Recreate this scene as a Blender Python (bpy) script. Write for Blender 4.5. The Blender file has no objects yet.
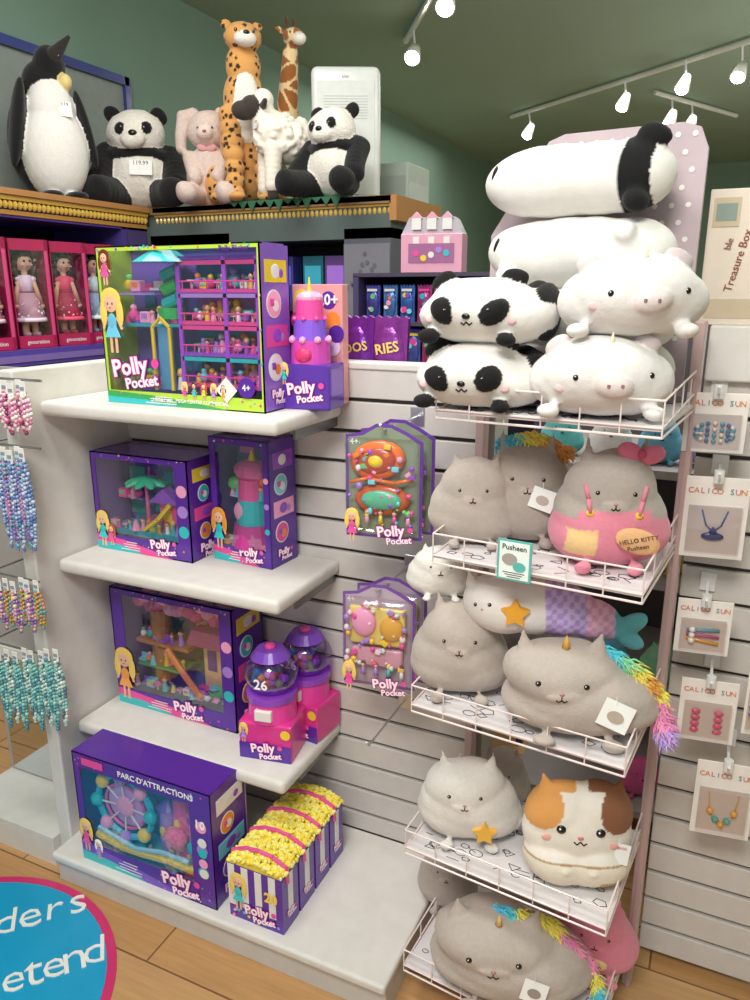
import bpy,bmesh,math,random
import numpy as np
from mathutils import Vector,Matrix,Euler
from mathutils.bvhtree import BVHTree
random.seed(7)
R=math.radians
S=bpy.context.scene; COL=S.collection
S.view_settings.view_transform='Standard'
# ------------------------------------------------------------ camera
CH=1.55; PITCH=R(15.5); YAW=R(24.65)
cam=bpy.data.cameras.new('camera'); co=bpy.data.objects.new('camera',cam); COL.objects.link(co)
co.location=(0,0,CH); co.rotation_euler=(math.pi/2-PITCH,0,YAW)
cam.sensor_width=36; cam.lens=27; cam.clip_start=.02; S.camera=co
cp,sp,cy_,sy_=math.cos(PITCH),math.sin(PITCH),math.cos(YAW),math.sin(YAW)
FV=Vector((-sy_*cp,cy_*cp,-sp)); RV=Vector((cy_,sy_,0)); UV=RV.cross(FV)
C0=Vector((0,0,CH))
def ray(px,py): return FV+RV*((px-375)/750)+UV*((500-py)/750)
def aY(px,py,Y): d=ray(px,py); return C0+d*(Y/d.y)
def aX(px,py,X): d=ray(px,py); return C0+d*(X/d.x)
def aZ(px,py,Z): d=ray(px,py); return C0+d*((Z-CH)/d.z)
def colX(px,Y,z):
    r=(px-375)/750
    return (r*(Y*FV.y+(z-CH)*FV.z)-Y*RV.y)/(RV.x-r*FV.x)
def on(px,Y,z): return Vector((colX(px,Y,z),Y,z))
def sc(px,loc): return px*((Vector(loc)-C0).dot(FV))/750
# ------------------------------------------------------------ materials
def lin(c): return tuple((x/12.92 if x<=.04045 else ((x+.055)/1.055)**2.4) for x in c[:3])+(1,)
def hx(s): return tuple(int(s[i:i+2],16)/255 for i in (0,2,4))
MATS={}
def mk(name,rough=.5,metal=0,col=None,var=.08,scale=30,bump=0,bscale=200,sheen=0,coat=0,emit=0,ecol=None,bd=.004):
    m=bpy.data.materials.new(name); m.use_nodes=True; nt=m.node_tree; N=nt.nodes; L=nt.links
    b=N['Principled BSDF']; b.inputs['Roughness'].default_value=rough; b.inputs['Metallic'].default_value=metal
    tc=N.new('ShaderNodeTexCoord'); n=N.new('ShaderNodeTexNoise'); n.inputs['Scale'].default_value=scale; n.inputs['Detail'].default_value=4
    L.new(tc.outputs['Object'],n.inputs['Vector'])
    mr=N.new('ShaderNodeMapRange'); mr.inputs['To Min'].default_value=1-var; mr.inputs['To Max'].default_value=1+var; mr.inputs['From Min'].default_value=.25; mr.inputs['From Max'].default_value=.75
    L.new(n.outputs['Fac'],mr.inputs['Value'])
    mx=N.new('ShaderNodeVectorMath'); mx.operation='SCALE'; L.new(mr.outputs['Result'],mx.inputs['Scale'])
    if col is None:
        a=N.new('ShaderNodeAttribute'); a.attribute_name='Col'; L.new(a.outputs['Color'],mx.inputs[0])
    else: mx.inputs[0].default_value=lin(col)[:3]
    L.new(mx.outputs['Vector'],b.inputs['Base Color'])
    if bump:
        n2=N.new('ShaderNodeTexNoise'); n2.inputs['Scale'].default_value=bscale; n2.inputs['Detail'].default_value=4
        L.new(tc.outputs['Object'],n2.inputs['Vector'])
        bp=N.new('ShaderNodeBump'); bp.inputs['Strength'].default_value=bump; bp.inputs['Distance'].default_value=bd
        L.new(n2.outputs['Fac'],bp.inputs['Height']); L.new(bp.outputs['Normal'],b.inputs['Normal'])
    if sheen: b.inputs['Sheen Weight'].default_value=sheen; b.inputs['Sheen Roughness'].default_value=.5
    if coat: b.inputs['Coat Weight'].default_value=coat
    if emit: b.inputs['Emission Color'].default_value=ecol or (1,1,1,1); b.inputs['Emission Strength'].default_value=emit
    MATS[name]=m; return m
mk('plush',.95,var=.04,scale=40,bump=.18,bscale=260,sheen=.06)
mk('velour',.95,var=.05,scale=120,bump=.3,bscale=300,sheen=.22)
mk('fur',.95,var=.1,scale=90,bump=.65,bscale=170,sheen=.12,bd=.008)
mk('gloss',.28,var=.04,scale=15,coat=.2)
mk('matte',.6,var=.05,scale=25)
mk('foil',.22,metal=.45,var=.25,scale=25,bump=.5,bscale=30,bd=.01)
mk('metal',.3,metal=.9,var=.05)
mk('greenwall',.9,col=hx('7C9888'),var=.04,scale=2)
mk('ceil',.9,col=hx('90A898'),var=.03,scale=2)
mk('bulb',.3,col=(1,1,1),emit=30,ecol=(1,.95,.85,1))
mk('mirror',.03,metal=1,col=(.85,.87,.88),var=.01)
def clear(name,tint,spec=.12):
    m=bpy.data.materials.new(name); m.use_nodes=True; nt=m.node_tree; N=nt.nodes; L=nt.links
    for n in list(N): N.remove(n)
    o=N.new('ShaderNodeOutputMaterial'); t=N.new('ShaderNodeBsdfTransparent'); t.inputs[0].default_value=tint
    g=N.new('ShaderNodeBsdfGlossy'); g.inputs['Roughness'].default_value=.06; f=N.new('ShaderNodeLayerWeight'); f.inputs['Blend'].default_value=.3
    tc=N.new('ShaderNodeTexCoord'); nz=N.new('ShaderNodeTexNoise'); nz.inputs['Scale'].default_value=14; bp=N.new('ShaderNodeBump'); bp.inputs['Strength'].default_value=.35; bp.inputs['Distance'].default_value=.01
    L.new(tc.outputs['Object'],nz.inputs['Vector']); L.new(nz.outputs['Fac'],bp.inputs['Height']); L.new(bp.outputs['Normal'],g.inputs['Normal'])
    mr=N.new('ShaderNodeMapRange'); mr.inputs['To Min'].default_value=spec*.5; mr.inputs['To Max'].default_value=spec*3
    mix=N.new('ShaderNodeMixShader'); L.new(f.outputs['Facing'],mr.inputs['Value']); L.new(mr.outputs[0],mix.inputs[0])
    L.new(t.outputs[0],mix.inputs[1]); L.new(g.outputs[0],mix.inputs[2]); L.new(mix.outputs[0],o.inputs[0]); MATS[name]=m
clear('clear',(.98,.98,1,1),.12); clear('clearpurple',(.75,.5,.92,1),.2)
def floor_mat():
    m=mk('woodfloor',.35,col=(.7,.5,.3)); N=m.node_tree.nodes; L=m.node_tree.links
    b=N['Principled BSDF']; tc=N.new('ShaderNodeTexCoord'); mp=N.new('ShaderNodeMapping')
    br=N.new('ShaderNodeTexBrick'); br.inputs['Scale'].default_value=1; br.inputs['Brick Width'].default_value=1.1; br.inputs['Row Height'].default_value=.12
    br.inputs['Color1'].default_value=lin(hx('CBA070')); br.inputs['Color2'].default_value=lin(hx('BC8C5A')); br.inputs['Mortar'].default_value=lin(hx('7E5A3A'))
    br.inputs['Mortar Size'].default_value=.0025
    w=N.new('ShaderNodeTexNoise'); w.inputs['Scale'].default_value=6; w.inputs['Detail'].default_value=6
    mp2=N.new('ShaderNodeMapping'); mp2.inputs['Scale'].default_value=(1,14,1)
    L.new(tc.outputs['Object'],mp.inputs[0]); L.new(mp.outputs[0],br.inputs[0]); L.new(tc.outputs['Object'],mp2.inputs[0]); L.new(mp2.outputs[0],w.inputs['Vector'])
    mr=N.new('ShaderNodeMapRange'); mr.inputs['To Min'].default_value=.7; mr.inputs['To Max'].default_value=1.2; L.new(w.outputs['Fac'],mr.inputs[0])
    vm=N.new('ShaderNodeVectorMath'); vm.operation='SCALE'; L.new(br.outputs['Color'],vm.inputs[0]); L.new(mr.outputs[0],vm.inputs['Scale']); L.new(vm.outputs[0],b.inputs['Base Color'])
floor_mat()
# ------------------------------------------------------------ mesh helpers
TC={}
def tmesh(s,off):
    k=(s,off)
    if k not in TC:
        cu=bpy.data.curves.new('t','FONT'); cu.body=s; cu.align_x='CENTER'; cu.align_y='CENTER'; cu.offset=off; cu.extrude=.015; cu.resolution_u=2
        ob=bpy.data.objects.new('t',cu); COL.objects.link(ob); dg=bpy.context.evaluated_depsgraph_get(); dg.update()
        me=bpy.data.meshes.new_from_object(ob.evaluated_get(dg)); TC[k]=([v.co.copy() for v in me.vertices],[tuple(p.vertices) for p in me.polygons])
        bpy.data.objects.remove(ob); bpy.data.curves.remove(cu); bpy.data.meshes.remove(me)
    return TC[k]
def rotm(r): return Euler([R(a) for a in r]).to_matrix().to_4x4()
FRONT=rotm((90,0,0)); RIGHT=rotm((0,0,90))@rotm((90,0,0))
def T(*p): return Matrix.Translation(Vector(p))
class MB:
    def __init__(s): s.bm=bmesh.new(); s.cl=s.bm.loops.layers.float_color.new('Col')
    def paint(s,vs,col):
        c=lin(col); fs=set(f for v in vs for f in v.link_faces)
        for f in fs:
            for l in f.loops: l[s.cl]=c
    def box(s,c,d,col,rot=None,bev=0):
        m=T(*c)@(rotm(rot) if rot else Matrix())@Matrix.Diagonal((d[0],d[1],d[2],1))
        vs=bmesh.ops.create_cube(s.bm,size=1,matrix=m)['verts']; s.paint(vs,col)
        if bev:
            es=list(set(e for v in vs for e in v.link_edges)); r=bmesh.ops.bevel(s.bm,geom=es,offset=bev,segments=3,profile=.5,affect='EDGES')
            for f in r['faces']:
                for l in f.loops: l[s.cl]=lin(col)
        return s
    def bx(s,a,b,col,bev=0): return s.box([(a[i]+b[i])/2 for i in range(3)],[abs(b[i]-a[i]) for i in range(3)],col,bev=bev)
    def cyl(s,p0,p1,r0,r1,col,seg=14):
        p0=Vector(p0);p1=Vector(p1);d=p1-p0
        m=T(*((p0+p1)/2))@d.to_track_quat('Z','Y').to_matrix().to_4x4()
        s.paint(bmesh.ops.create_cone(s.bm,cap_ends=True,segments=seg,radius1=r0,radius2=max(r1,1e-4),depth=d.length,matrix=m)['verts'],col); return s
    def ell(s,c,r,col,rot=None,seg=14):
        if not hasattr(r,'__len__'): r=(r,r,r)
        m=T(*c)@(rotm(rot) if rot else Matrix())@Matrix.Diagonal((r[0],r[1],r[2],1))
        s.paint(bmesh.ops.create_uvsphere(s.bm,u_segments=seg,v_segments=max(6,seg*2//3),radius=1,matrix=m)['verts'],col); return s
    def tube(s,pts,r,col,seg=6,closed=False):
        pts=[Vector(p) for p in pts]
        if closed: pts=pts+[pts[0]]
        for a,b in zip(pts,pts[1:]):
            if (b-a).length>1e-6: s.cyl(a,b,r,r,col,seg)
        return s
    def prism(s,pts,mat,th,col):
        n=len(pts); v0=[s.bm.verts.new(mat@Vector((x,y,0))) for x,y in pts]; v1=[s.bm.verts.new(mat@Vector((x,y,th))) for x,y in pts]
        s.bm.faces.new(v0[::-1]); s.bm.faces.new(v1)
        for i in range(n): s.bm.faces.new((v0[i],v0[(i+1)%n],v1[(i+1)%n],v1[i]))
        s.paint(v0+v1,col); return s
    def disc(s,mat,r,th,col,n=20,sx=1): return s.prism([(r*sx*math.cos(2*math.pi*i/n),r*math.sin(2*math.pi*i/n)) for i in range(n)],mat,th,col)
    def text(s,t,size,col,mat,off=0,sx=1):
        V,P=tmesh(t,off); vs=[s.bm.verts.new(mat@Vector((v.x*size*sx,v.y*size,v.z*size))) for v in V]
        for p in P:
            try: s.bm.faces.new([vs[i] for i in p])
            except: pass
        s.paint(vs,col); return s
    def build(s,name,mat,parent=None,smooth=False):
        me=bpy.data.meshes.new(name); bmesh.ops.recalc_face_normals(s.bm,faces=s.bm.faces)
        s.bm.to_mesh(me); s.bm.free(); me.materials.append(MATS[mat])
        if smooth: me.polygons.foreach_set('use_smooth',[True]*len(me.polygons))
        o=bpy.data.objects.new(name,me); COL.objects.link(o); o.parent=parent; return o
def tag(o,label,cat,group=None,kind=None):
    o['label']=label; o['category']=cat
    if group:o['group']=group
    if kind:o['kind']=kind
    return o
def thing(name,label,cat,loc=(0,0,0),rz=0,group=None):
    o=bpy.data.objects.new(name,None); COL.objects.link(o); o.location=loc; o.rotation_euler=(0,0,R(rz)); o.empty_display_size=.05
    return tag(o,label,cat,group)
def struct(o): o['kind']='structure'; return o
def kids(o): return [c for c in list(bpy.data.objects) if c.parent==o]
def dup(o,parent=None,**k):
    c=o.copy(); COL.objects.link(c); c.parent=parent
    for ch in kids(o): dup(ch,c)
    for a,b in k.items():
        if a=='loc': c.location=b
        elif a=='rz': c.rotation_euler=(0,0,R(b))
        else: c[a]=b
    return c
# ------------------------------------------------------------ blobs (plush bodies)
def E(x,y,z,rx,ry,rz,col,rot=(0,0,0)): return (Vector((x,y,z)),Vector((rx,ry,rz)),col,rot)
def limb(p0,p1,r0,r1,col,n=7):
    p0=Vector(p0);p1=Vector(p1); out=[]
    for i in range(n):
        t=i/(n-1); p=p0.lerp(p1,t); r=r0+(r1-r0)*t; out.append(E(p.x,p.y,p.z,r,r,r,col))
    return out
def ear(x,y,z,w,h,col,lean=0,th=.5):
    out=[]
    for i in range(6):
        t=i/5; r=w*(1-t*.78); out.append(E(x+lean*t,y,z+h*t,r,max(r*th,w*.22),max(r*.6,h*.16),col))
    return out
def blob(name,parent,ells,vox=.005,sm=3,spots=None,cells=None,fn=None,mat='plush',warp=0,seed=0):
    bm=bmesh.new()
    for c,r,col,rot in ells: bmesh.ops.create_icosphere(bm,subdivisions=3,radius=1,matrix=T(*c)@rotm(rot)@Matrix.Diagonal((*r,1)))
    me=bpy.data.meshes.new('x'); bm.to_mesh(me); bm.free(); o=bpy.data.objects.new('x',me); COL.objects.link(o)
    md=o.modifiers.new('r','REMESH'); md.mode='VOXEL'; md.voxel_size=vox
    s=o.modifiers.new('s','SMOOTH'); s.iterations=sm; s.factor=.5
    dg=bpy.context.evaluated_depsgraph_get(); dg.update(); nm=bpy.data.meshes.new_from_object(o.evaluated_get(dg)); bpy.data.objects.remove(o); bpy.data.meshes.remove(me)
    n=len(nm.vertices); P=np.empty(n*3,np.float32); nm.vertices.foreach_get('co',P); P=P.reshape(-1,3)
    best=np.full(n,1e9); colr=np.zeros((n,4),np.float32)
    for c,r,col,rot in ells:
        m=np.array(rotm(rot).to_3x3()); q=((P-np.array(c))@m)/np.array(r); d=(np.sqrt((q*q).sum(1))-1)*float(min(r))
        k=d<best; best[k]=d[k]; colr[k]=lin(col)
    rs=np.random.RandomState(3)
    if spots:
        base,cnt,rad,sc_=spots; bl=np.array(lin(base)); ok=np.abs(colr-bl).sum(1)<.01
        idx=rs.choice(np.where(ok)[0],cnt)
        for i in idx:
            d=np.sqrt(((P-P[i])**2).sum(1)); rr=rad*rs.uniform(.7,1.2); colr[(d<rr)&ok]=lin(sc_)
    if cells:
        base,cnt,c2,gap=cells; bl=np.array(lin(base)); ok=np.abs(colr-bl).sum(1)<.01; idx=rs.choice(np.where(ok)[0],cnt)
        D=np.sqrt(((P[:,None,:]-P[idx][None])**2).sum(2)); D.sort(axis=1); colr[(D[:,1]-D[:,0]>gap)&ok]=lin(c2)
    if fn: fn(P,colr)
    if warp:
        x,y,z=P[:,0].copy(),P[:,1].copy(),P[:,2].copy(); s_=seed
        P[:,0]+=warp*(np.sin(z*38+s_)+.5*np.sin(y*60+2*s_)); P[:,1]+=warp*(.7*np.sin(x*42+z*30+s_)); P[:,2]+=np.clip(z*12,0,1)*warp*(np.sin(x*34+1.3*s_)+.4*np.sin(x*75+y*40))
        nm.vertices.foreach_set('co',P.ravel()); nm.update()
    a=nm.color_attributes.new('Col','FLOAT_COLOR','POINT'); a.data.foreach_set('color',colr.ravel())
    nm.materials.clear(); nm.materials.append(MATS[mat]); nm.polygons.foreach_set('use_smooth',[True]*len(nm.polygons)); nm.name=name
    ob=bpy.data.objects.new(name,nm); COL.objects.link(ob); ob.parent=parent; return ob
def surf(ob):
    me=ob.data; t=BVHTree.FromPolygons([v.co for v in me.vertices],[tuple(p.vertices) for p in me.polygons])
    def f(x,z):
        h=t.ray_cast(Vector((x,-3,z)),Vector((0,1,0)))
        return h[0] if h[0] else Vector((x,-.05,z))
    return f
BLK=(.035,.035,.04); WHT=(.93,.92,.9)
def plush(name,label,loc,rz,ells,vox=.005,group=None,eyes=(),nose=None,strokes=(),sw=.0013,bn='body',scol=BLK,blush=(),**kw):
    t=thing(name,label,'plush toy',loc,rz,group); b=blob(bn,t,ells,vox,**kw); f=surf(b)
    for (x,z,r) in eyes:
        p=f(x,z); MB().ell(p,(r,r*.5,r),BLK,seg=12).ell(p+Vector((-r*.3,-r*.42,r*.35)),r*.22,(1,1,1),seg=6).build('eye','gloss',t,True)
    if nose:
        x,z,rx,rzz,c=nose; p=f(x,z); MB().ell(p,(rx,rx*.5,rzz),c,seg=12).build('nose','gloss',t,True)
    for (x,z,r,c) in blush:
        p=f(x,z); MB().ell(p,(r,.002,r*.7),c,seg=12).build('cheek_patch','plush',t,True)
    if strokes:
        m=MB()
        for pl in strokes: m.tube([f(x,z)+Vector((0,-.0005,0)) for x,z in pl],sw,scol,6)
        m.build('stitched_face','matte',t)
    return t,f
def papertag(t,f,x,z,w,h,lines=(),rot=0,col=(.96,.96,.95),pic=None):
    p=f(x,z)+Vector((0,-.006,0)); m=MB(); A=T(*p)@rotm((78,rot,0))
    m.box((0,0,0),(1,1,1),col); bmesh.ops.transform(m.bm,matrix=A@Matrix.Diagonal((w,h,.0012,1)),verts=m.bm.verts)
    if pic: m.disc(A@T(0,-h*.05,.0012),h*.22,.0005,pic,16,1.4)
    for i,(s,sz,c) in enumerate(lines): m.text(s,sz,c,A@T(0,h*.3-i*sz*1.3,.001))
    m.cyl(p+Vector((0,.002,h*.45)),p+Vector((0,.006,h*.45+.012)),.0008,.0008,(.9,.9,.9),5)
    m.build('hang_tag','matte',t)
# ------------------------------------------------------------ room shell
m=MB().bx((-2.95,-2.5,-.02),(4,11,0),(1,1,1)); struct(m.build('floor','woodfloor'))
struct(MB().bx((-2.95,-2.5,3.1),(4,11,3.15),(1,1,1)).build('ceiling','ceil'))
struct(MB().bx((-3.0,-2.5,0),(-2.95,11,3.1),(1,1,1)).build('wall_left','greenwall'))
struct(MB().bx((-2.95,11,0),(4,11.05,3.1),(1,1,1)).build('wall_back','greenwall'))
struct(MB().bx((4,-2.5,0),(4.05,11,3.1),(1,1,1)).build('wall_right','greenwall'))
# ------------------------------------------------------------ slatwall helper
def slats(m,x0,x1,y,z0,z1,col=(.82,.8,.78)):
    m.bx((x0,y+.012,z0),(x1,y+.03,z1),(.26,.24,.23))
    z=z1
    while z>z0+.02:
        b=max(z-.067,z0); m.box(((x0+x1)/2,y+.006,(z+b)/2),(x1-x0,.014,z-b),col,bev=.0025); z-=.0765
W=(.87,.855,.835)
u=thing('shelving_unit','white slatwall shelving unit with three bullnose shelves holding boxed playsets','shelving unit',(0,0,0))
m=MB(); slats(m,-1.495,-.47,1.6,.1,1.375); m.build('slat_panel','matte',u)
m=MB().bx((-1.54,1.24,.0),(-1.495,1.64,1.375),W,.006); m.build('side_panel','matte',u)
m=MB().bx((-1.495,1.17,.075),(-.515,1.6,.1),W,.008).bx((-1.495,1.19,0),(-.52,1.6,.08),(.82,.81,.79)); m.build('base_deck','matte',u)
m=MB().bx((-1.54,1.595,1.375),(-.47,1.66,1.392),W,.004); m.build('top_cap','matte',u)
def shelf(z,x1):
    m=MB().box(((-1.49+x1)/2,1.45,z-.018),(x1+1.49,.30,.036),W,bev=.012)
    m.build('shelf','matte',u,True)
    b=MB().bx((x1-.02,1.4,z-.06),(x1-.014,1.6,z-.036),(.5,.5,.5)); b.build('bracket','metal',u)
SH1,SH2,SH3=1.297,.893,.428
shelf(SH1,-.82);shelf(SH2,-.832);shelf(SH3,-.835)
u2=thing('slatwall_unit','white slatwall end unit hung with jewellery cards at the right edge','shelving unit')
m=MB(); slats(m,-.03,.5,1.6,.02,1.385); m.build('slat_panel','matte',u2)
MB().bx((-.03,1.58,1.385),(.5,1.66,1.49),W,.005).build('top_rail','matte',u2)
# ------------------------------------------------------------ packaging
PUR=hx('5A2C9E'); PNK=hx('EE4FA2'); TEA=hx('35C3C8'); YEL=hx('F7D43A'); LIM=hx('BADC48'); ORG=hx('F58F35'); LAV=hx('B088DE'); SKIN=hx('F0BE9F'); BLO=hx('F5D46A')
PAL=[PNK,TEA,YEL,LAV,ORG,hx('F9A9D0'),hx('7FDCEE'),hx('9A4FD0'),hx('F8F2F8'),hx('6FCF7A'),PNK,hx('F9A9D0')]
def logo(m,x,y,z,s,mat=FRONT,tilt=8):
    A=T(x,y,z)@mat@rotm((0,0,tilt)); q=s*.82
    for tx,sz,ox,oy in (('Polly',q,-q*.15,q*.1),('Pocket',q*.64,q*.35,-q*.6)):
        m.text(tx,sz,hx('33156E'),A@T(ox,oy,0),.09); m.text(tx,sz,hx('F050A8'),A@T(ox,oy,.0006),.06); m.text(tx,sz,(1,.97,1),A@T(ox,oy,.0013),.025)
    m.disc(A@T(q*1.25,q*.1,.0006),q*.2,.0006,hx('F050A8'),10)
def figure(m,x,y,z,h,hair=BLO,dress=PNK):
    m.ell((x,y,z+h*.80),(h*.2,.002,h*.18),hair); m.ell((x-h*.16,y,z+h*.6),(h*.07,.002,h*.2),hair); m.ell((x+h*.16,y,z+h*.6),(h*.07,.002,h*.2),hair)
    m.ell((x,y-.0015,z+h*.74),(h*.12,.002,h*.13),SKIN); m.ell((x,y-.001,z+h*.46),(h*.09,.002,h*.14),dress); m.prism([(-h*.15,0),(h*.15,0),(h*.07,h*.18),(-h*.07,h*.18)],T(x,y-.001,z+h*.24)@FRONT,.0015,tuple(min(1,c*1.1) for c in dress))
    for q in (-1,1): m.box((x+q*h*.05,y,z+h*.13),(h*.045,.002,h*.25),SKIN); m.box((x+q*h*.14,y,z+h*.45),(h*.04,.002,h*.2),SKIN,rot=(0,-q*25,0)); m.ell((x+q*h*.045,y-.0035,z+h*.74),(h*.016,.0005,h*.022),hx('3A4A8A'),seg=6)
    m.ell((x,y-.0035,z+h*.68),(h*.025,.0005,h*.01),hx('C04060'),seg=6)
def tiny(m,x,y,z,h):
    c=random.choice(PAL); m.cyl((x,y,z),(x,y,z+h*.6),h*.2,h*.1,c,8); m.ell((x,y,z+h*.75),h*.17,SKIN,seg=8); m.ell((x,y+h*.04,z+h*.82),h*.18,random.choice([BLO,hx('5A3018'),hx('C0552A')]),seg=8)
def clutter(m,x0,x1,y,z,n,s):
    n=int(n*1.6)
    for i in range(n):
        x=x0+(x1-x0)*(i+.5)/n; k=random.random(); c=random.choice(PAL); q=s*random.uniform(.7,1.2); yy=y+random.uniform(-.006,.006)
        if k<.25: tiny(m,x,yy,z,q*1.5)
        elif k<.4: m.box((x,yy,z+q*.4),(q*.9,q*.7,q*.8),c,bev=q*.1).box((x,yy-q*.36,z+q*.5),(q*.5,.001,q*.35),random.choice(PAL))
        elif k<.5: m.cyl((x,yy,z),(x,yy,z+q),q*.45,q*.15,c,10)
        elif k<.65: m.cyl((x,yy,z),(x,yy,z+q*.6),q*.1,q*.1,WHT,6).cyl((x,yy,z+q*.6),(x,yy,z+q*.75),q*.5,q*.45,c,12)
        elif k<.8: m.box((x,yy,z+q*.2),(q*.9,q*.6,q*.2),c).box((x,yy+q*.25,z+q*.5),(q*.9,q*.12,q*.6),c)
        else: m.ell((x,yy,z+q*.5),q*.42,c,seg=10).ell((x,yy,z+q*1.05),q*.25,random.choice(PAL),seg=8)
def backdrop(m,w,d,h,cols,n=26):
    for i in range(int(n*1.4)):
        x=random.uniform(-w*.42,w*.42); z=random.uniform(h*.15,h*.88); c=random.choice(cols); y=d*.5-.004-.0003*i
        if i%3==0: m.box((x,y,z),(random.uniform(.02,.06),.0006,random.uniform(.02,.06)),c)
        elif i%3==1: m.disc(T(x,y,z)@FRONT,random.uniform(.008,.024),.0006,c,14)
        else: m.prism([(-.025,0),(.025,0),(.018,.026),(0,.04),(-.018,.026)],T(x,y,z)@FRONT,.0006,c)
def play_mall(m,w,d,h):
    backdrop(m,w,d,h,[hx('3A9AC0'),hx('8A3FC0'),hx('C04FA8'),hx('2F6FA0')],16)
    x0,x1=-w*.02,w*.45; y=-d*.1
    for k,c in enumerate([PNK,hx('9A4FD0'),PNK,hx('E24CA8'),hx('7A3FC0')]):
        z=h*(.13+.195*k); m.bx((x0,-d*.3,z),(x1,d*.3,z+.008),c)
        if k<4:
            m.bx((x0,d*.28,z),(x1,d*.3,z+h*.18),[hx('6A4AB0'),hx('2F9FBA'),hx('A24AB8'),hx('3A7FC0')][k]); clutter(m,x0+.015,x1-.01,y,z+.008,7,.022); clutter(m,x0+.02,x1-.02,d*.15,z+.008,5,.03)
            m.bx((x0,-d*.32,z+h*.165),(x1,-d*.3,z+h*.19),[TEA,PNK,LAV,PNK][k])
            for j in range(9): m.cyl((x0+(x1-x0)*(j+.5)/9,-d*.31,z+.008),(x0+(x1-x0)*(j+.5)/9,-d*.31,z+.024),.0013,.0013,PNK,5)
            m.tube([(x0,-d*.31,z+.024),(x1,-d*.31,z+.024)],.0018,PNK)
    for x in (x0,(x0+x1)/2+.02,x1): m.bx((x-.005,-d*.32,h*.13),(x+.005,-d*.28,h*.93),hx('B04FE0'))
    e=hx('3FC46A'); xe=-w*.13
    m.tube([(xe-.024,-d*.4,h*.1),(xe-.024,-d*.4,h*.5),(xe,-d*.4,h*.56),(xe+.024,-d*.4,h*.5),(xe+.024,-d*.4,h*.1)],.0045,YEL); m.bx((xe-.02,-d*.3,h*.1),(xe+.02,-d*.25,h*.5),hx('5FA0D0'))
    m.cyl((xe,0,h*.55),(xe,0,h*.62),.03,.034,e)
    for j in range(3): m.cyl((xe-.02,0,h*(.64+.09*j)),(xe+.02,0,h*(.68+.09*j)),.014,.014,[TEA,e,TEA][j],10)
    m.cyl((xe,-.02,h*.9),(xe,-.02,h*.97),.07,.03,TEA,10)
    clutter(m,-w*.44,-w*.08,-.01,h*.52,5,.028); m.bx((-w*.46,-d*.2,h*.5),(-w*.05,d*.3,h*.52),hx('3FAFC0')); m.bx((-w*.46,-d*.2,h*.7),(-w*.2,d*.3,h*.715),LAV); clutter(m,-w*.44,-w*.2,0,h*.72,3,.03)
    clutter(m,-w*.3,-w*.05,-.02,h*.1,4,.03)
def play_tropic(m,w,d,h):
    backdrop(m,w,d,h,[hx('5A3FA0'),hx('3A9AC0'),hx('F08AC0'),hx('4FB0A0')],20)
    m.bx((-w*.45,-d*.3,h*.14),(w*.45,d*.3,h*.2),hx('3FB7C8')); x=-w*.12
    m.cyl((x,-.0,h*.2),(x,0,h*.66),.006,.005,hx('E86AA8'))
    for i in range(9): a=i*40; m.ell((x+.03*math.cos(R(a)),.02*math.sin(R(a)),h*.68),(.034,.014,.008),hx('4FD8A8'),rot=(0,18,a))
    m.bx((w*.05,-d*.1,h*.2),(w*.22,d*.25,h*.5),PNK); m.bx((w*.09,-d*.11,h*.22),(w*.17,-d*.09,h*.42),YEL); m.prism([(-.05,0),(.05,0),(0,.04)],T(w*.135,0,h*.5)@FRONT,.03,hx('9A4FD0'))
    m.cyl((w*.33,0,h*.2),(w*.33,0,h*.45),.024,.014,ORG); m.cyl((w*.33,0,h*.45),(w*.33,0,h*.6),.03,.002,TEA); m.tube([(w*.2,-d*.2,h*.5),(w*.1,-d*.3,h*.35),(-w*.05,-d*.3,h*.22)],.007,YEL)
    clutter(m,-w*.43,w*.43,-d*.25,h*.2,9,.024); m.bx((-w*.42,d*.1,h*.45),(-w*.22,d*.3,h*.47),LAV); clutter(m,-w*.42,-w*.22,d*.1,h*.47,3,.026); clutter(m,w*.2,w*.42,d*.2,h*.55,2,.03)
def play_tall(m,w,d,h):
    backdrop(m,w,d,h,[hx('F08AC0'),hx('3A9AC0'),hx('8A4FC0'),hx('4FB0A0')],16)
    m.cyl((0,0,h*.12),(0,0,h*.3),w*.34,w*.28,hx('D23C9C'),20); m.cyl((0,0,h*.3),(0,0,h*.5),w*.25,w*.22,TEA,20); m.ell((-.01,-.03,h*.4),(.03,.012,.03),hx('F9A9D0'))
    m.cyl((0,0,h*.5),(0,0,h*.66),w*.22,w*.2,PNK,20); m.ell((0,0,h*.72),(w*.3,w*.2,h*.09),hx('F46AB8')); m.cyl((0,0,h*.78),(0,0,h*.88),w*.08,.002,YEL,12); clutter(m,-w*.4,w*.4,-d*.3,h*.12,5,.026); clutter(m,-w*.4,w*.4,-d*.1,h*.5,4,.026)
    m.box((w*.25,-d*.1,h*.6),(w*.25,.01,h*.15),ORG,rot=(0,30,0)); m.ell((-w*.3,0,h*.6),(w*.12,.02,h*.06),hx('6FCF7A'))
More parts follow.
